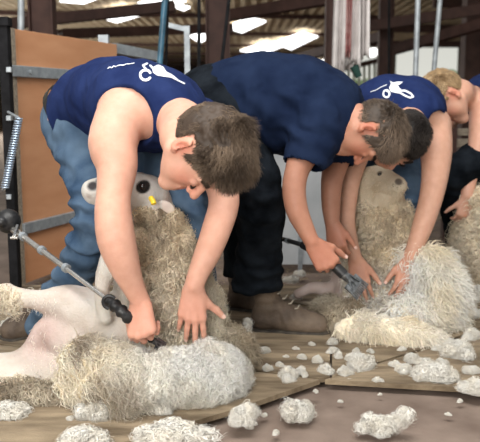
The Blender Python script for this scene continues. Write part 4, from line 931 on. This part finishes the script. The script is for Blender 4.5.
def tuft(px, py, wpx, k, label, group=None, z=.0185, rot=0, sy=1.0, sz=1.0):
    p = G(px, py, z)
    if PR[k] is None: o = build_tuft(k, 'wool_tuft'); PR[k] = (o, float(np.ptp(protos[k][0][:,0]))); ch = None
    else:
        o = PR[k][0].copy(); COL.objects.link(o)
        for c in PR[k][0].children: d = c.copy(); COL.objects.link(d); d.parent = o
    s_ = S(wpx*.88, p[1])/PR[k][1]; o.location = p; o.rotation_euler = (0,0,rot); o.scale = (s_, s_*sy, s_*sz); tag(o, label, 'wool', group)
    if group is None and 'group' in o: del o['group']
    return o
BIG = [(384,432,62,3,'largest white wool tuft, alone on the bare brown floor at the front',.001,1.0), (244,419,42,2,'white wool tuft on the crack between front plywood and brown floor',.0185,1.0), (295,416,36,1,'white wool tuft lying right beside the tuft on the crack',.001,1.0),
 (94,416,38,1,'flat white wool tuft just in front of the fleece, left side',.0185,.9), (178,441,84,1,'long strip of white wool along the bottom edge of the front plywood',.0185,.5), (85,444,46,0,'thin wool scrap at the bottom edge, left of the long strip',.0185,.7),
 (246,338,36,3,'upright white wool tuft leaning on the heel of the brown boots',.0185,1.1), (474,392,34,2,'wool tuft at the right edge on the raised plywood lip',.0185,1.0), (472,338,24,2,'wool clump at the right edge behind the raised sheet',.0185,1.0), (460,356,34,1,'wide wool clump on the right sheet near the right edge',.0185,.9),
 (361,366,26,0,'wool tuft on the right sheet below the yellowish fleece',.0185,1.0), (433,376,38,0,'long thin wool scatter along the raised lip at the right',.0185,.7), (472,300,26,0,'wool scrap by the third sheep at the right edge',.0185,1.0), (163,412,18,0,'small wool scrap touching the front of the white fleece',.0185,1.3), (12,414,34,0,'thin pale wool scrap near the left edge in front of the rump',.0185,.6)]
for i, (x, y, w, k, lb, z, sz) in enumerate(BIG): tuft(x, y, w, k, lb, None, z, i*1.3, 1.0 if w < 60 or k == 3 else .45, sz).rotation_euler[2] = i*1.3 if w < 60 or k == 3 else .12
rg = np.random.default_rng(5); SM = []
for x, y, w in [(289,378,22),(300,372,14),(262,352,10),(268,370,8),(302,358,7),(318,362,9),(325,372,16),(333,352,12),(338,357,10),(346,374,12),(352,360,10),(371,352,8),(378,381,9),(395,366,12),(404,372,14),(412,361,12),(425,366,14),(441,366,12),(445,384,8),(420,380,10),(316,392,6),(250,428,6),(264,416,5),(276,434,8),(448,415,6),(402,350,8),(356,352,6),(305,376,8),(280,366,6),(332,344,9),(452,344,8),(460,320,12),(466,306,10),(438,350,10),(474,316,14),(296,349,6),(250,345,5),(350,383,7),(389,386,5),(470,372,12),(312,345,5),(286,357,5),(290,282,12),(300,276,10),(310,292,12),(296,300,10),(218,300,10),(222,310,12),(20,320,14),(10,312,16),(8,326,14),(444,288,12),(456,294,14),(70,419,6),(380,395,4),(340,402,4),(460,402,6)]:
    SM.append(1); front = y > 381 and x > 330 or y > 412 and x > 210 or (y > 398 and x > 250)
    tuft(x, y, w*1.25, int(rg.integers(0, 3)), 'small loose scrap of white wool strewn on the floor', 'small wool scraps on the floor', .001 if front else .0185, float(rg.uniform(0, 6)), 1.0, float(rg.uniform(.8, 1.2)))
# a stick and hay litter beyond the boots
o = MB().tube([G(285,300,.03), G(318,305,.03)], .01, 8).build('stick', WOODR, smooth=True); tag(o, 'short dark stick lying behind the toe of the brown boots', 'stick')
n = 2600; P = np.stack([rg.uniform(-1.3,1.8,n), rg.uniform(3.7,6.5,n), np.full(n, .004)], 1); D = rg.normal(size=(n,3))*np.array((1,1,.12))
o = strands('straw', P, D, .05, .0022, np.array((.38,.30,.19))*rg.uniform(.5,1.3,(n,1)), LOCK, None, .1, .5, 3, 0, 4, zmin=.003); tag(o, 'straw and wool litter scattered over the floor at the back', 'straw', None, 'stuff')
# ---------------------------------------------------------------- light
w = bpy.data.worlds.new('world'); sc.world = w; w.use_nodes = True; nt = w.node_tree; bg = nt.nodes['Background']
tc = nt.nodes.new('ShaderNodeTexCoord'); sp_ = nt.nodes.new('ShaderNodeSeparateXYZ'); cr = nt.nodes.new('ShaderNodeValToRGB')
nt.links.new(tc.outputs['Generated'], sp_.inputs[0]); nt.links.new(sp_.outputs['Z'], cr.inputs[0]); nt.links.new(cr.outputs[0], bg.inputs[0])
cr.color_ramp.elements[0].position = 0; cr.color_ramp.elements[0].color = (1.15,1.15,1.04,1); cr.color_ramp.elements[1].position = .32; cr.color_ramp.elements[1].color = (.68,.68,.66,1)
bg.inputs[1].default_value = .62
def area(name, loc, aim, sx, sy, e, c=(1,1,1)):
    l = bpy.data.lights.new(name, 'AREA'); l.shape = 'RECTANGLE'; l.size = sx; l.size_y = sy; l.energy = e; l.color = c; o = bpy.data.objects.new(name, l); COL.objects.link(o)
    o.location = loc; o.rotation_euler = (Vector(aim)-Vector(loc)).to_track_quat('-Z', 'Y').to_euler(); return o
area('roof_underside_fill', (-8.8,20,1.6), (0,20,2.9), 14, 2, 850, (1,1,.95)); area('roof_light', (-.2,1.5,3.7), (0,2.7,.2), 3.2, 1.6, 150, (1,.98,.94)); area('front_fill', (-1.2,-1.7,1.7), (0,2.8,.3), 1.8, 1.8, 170, (1,.97,.91))  # first and last are added fills, for roof underside and camera side, not openings
sc.view_settings.exposure = 0.06
for o in bpy.data.objects:
    for k in ('_org', '_h'):
        if k in o: del o[k]
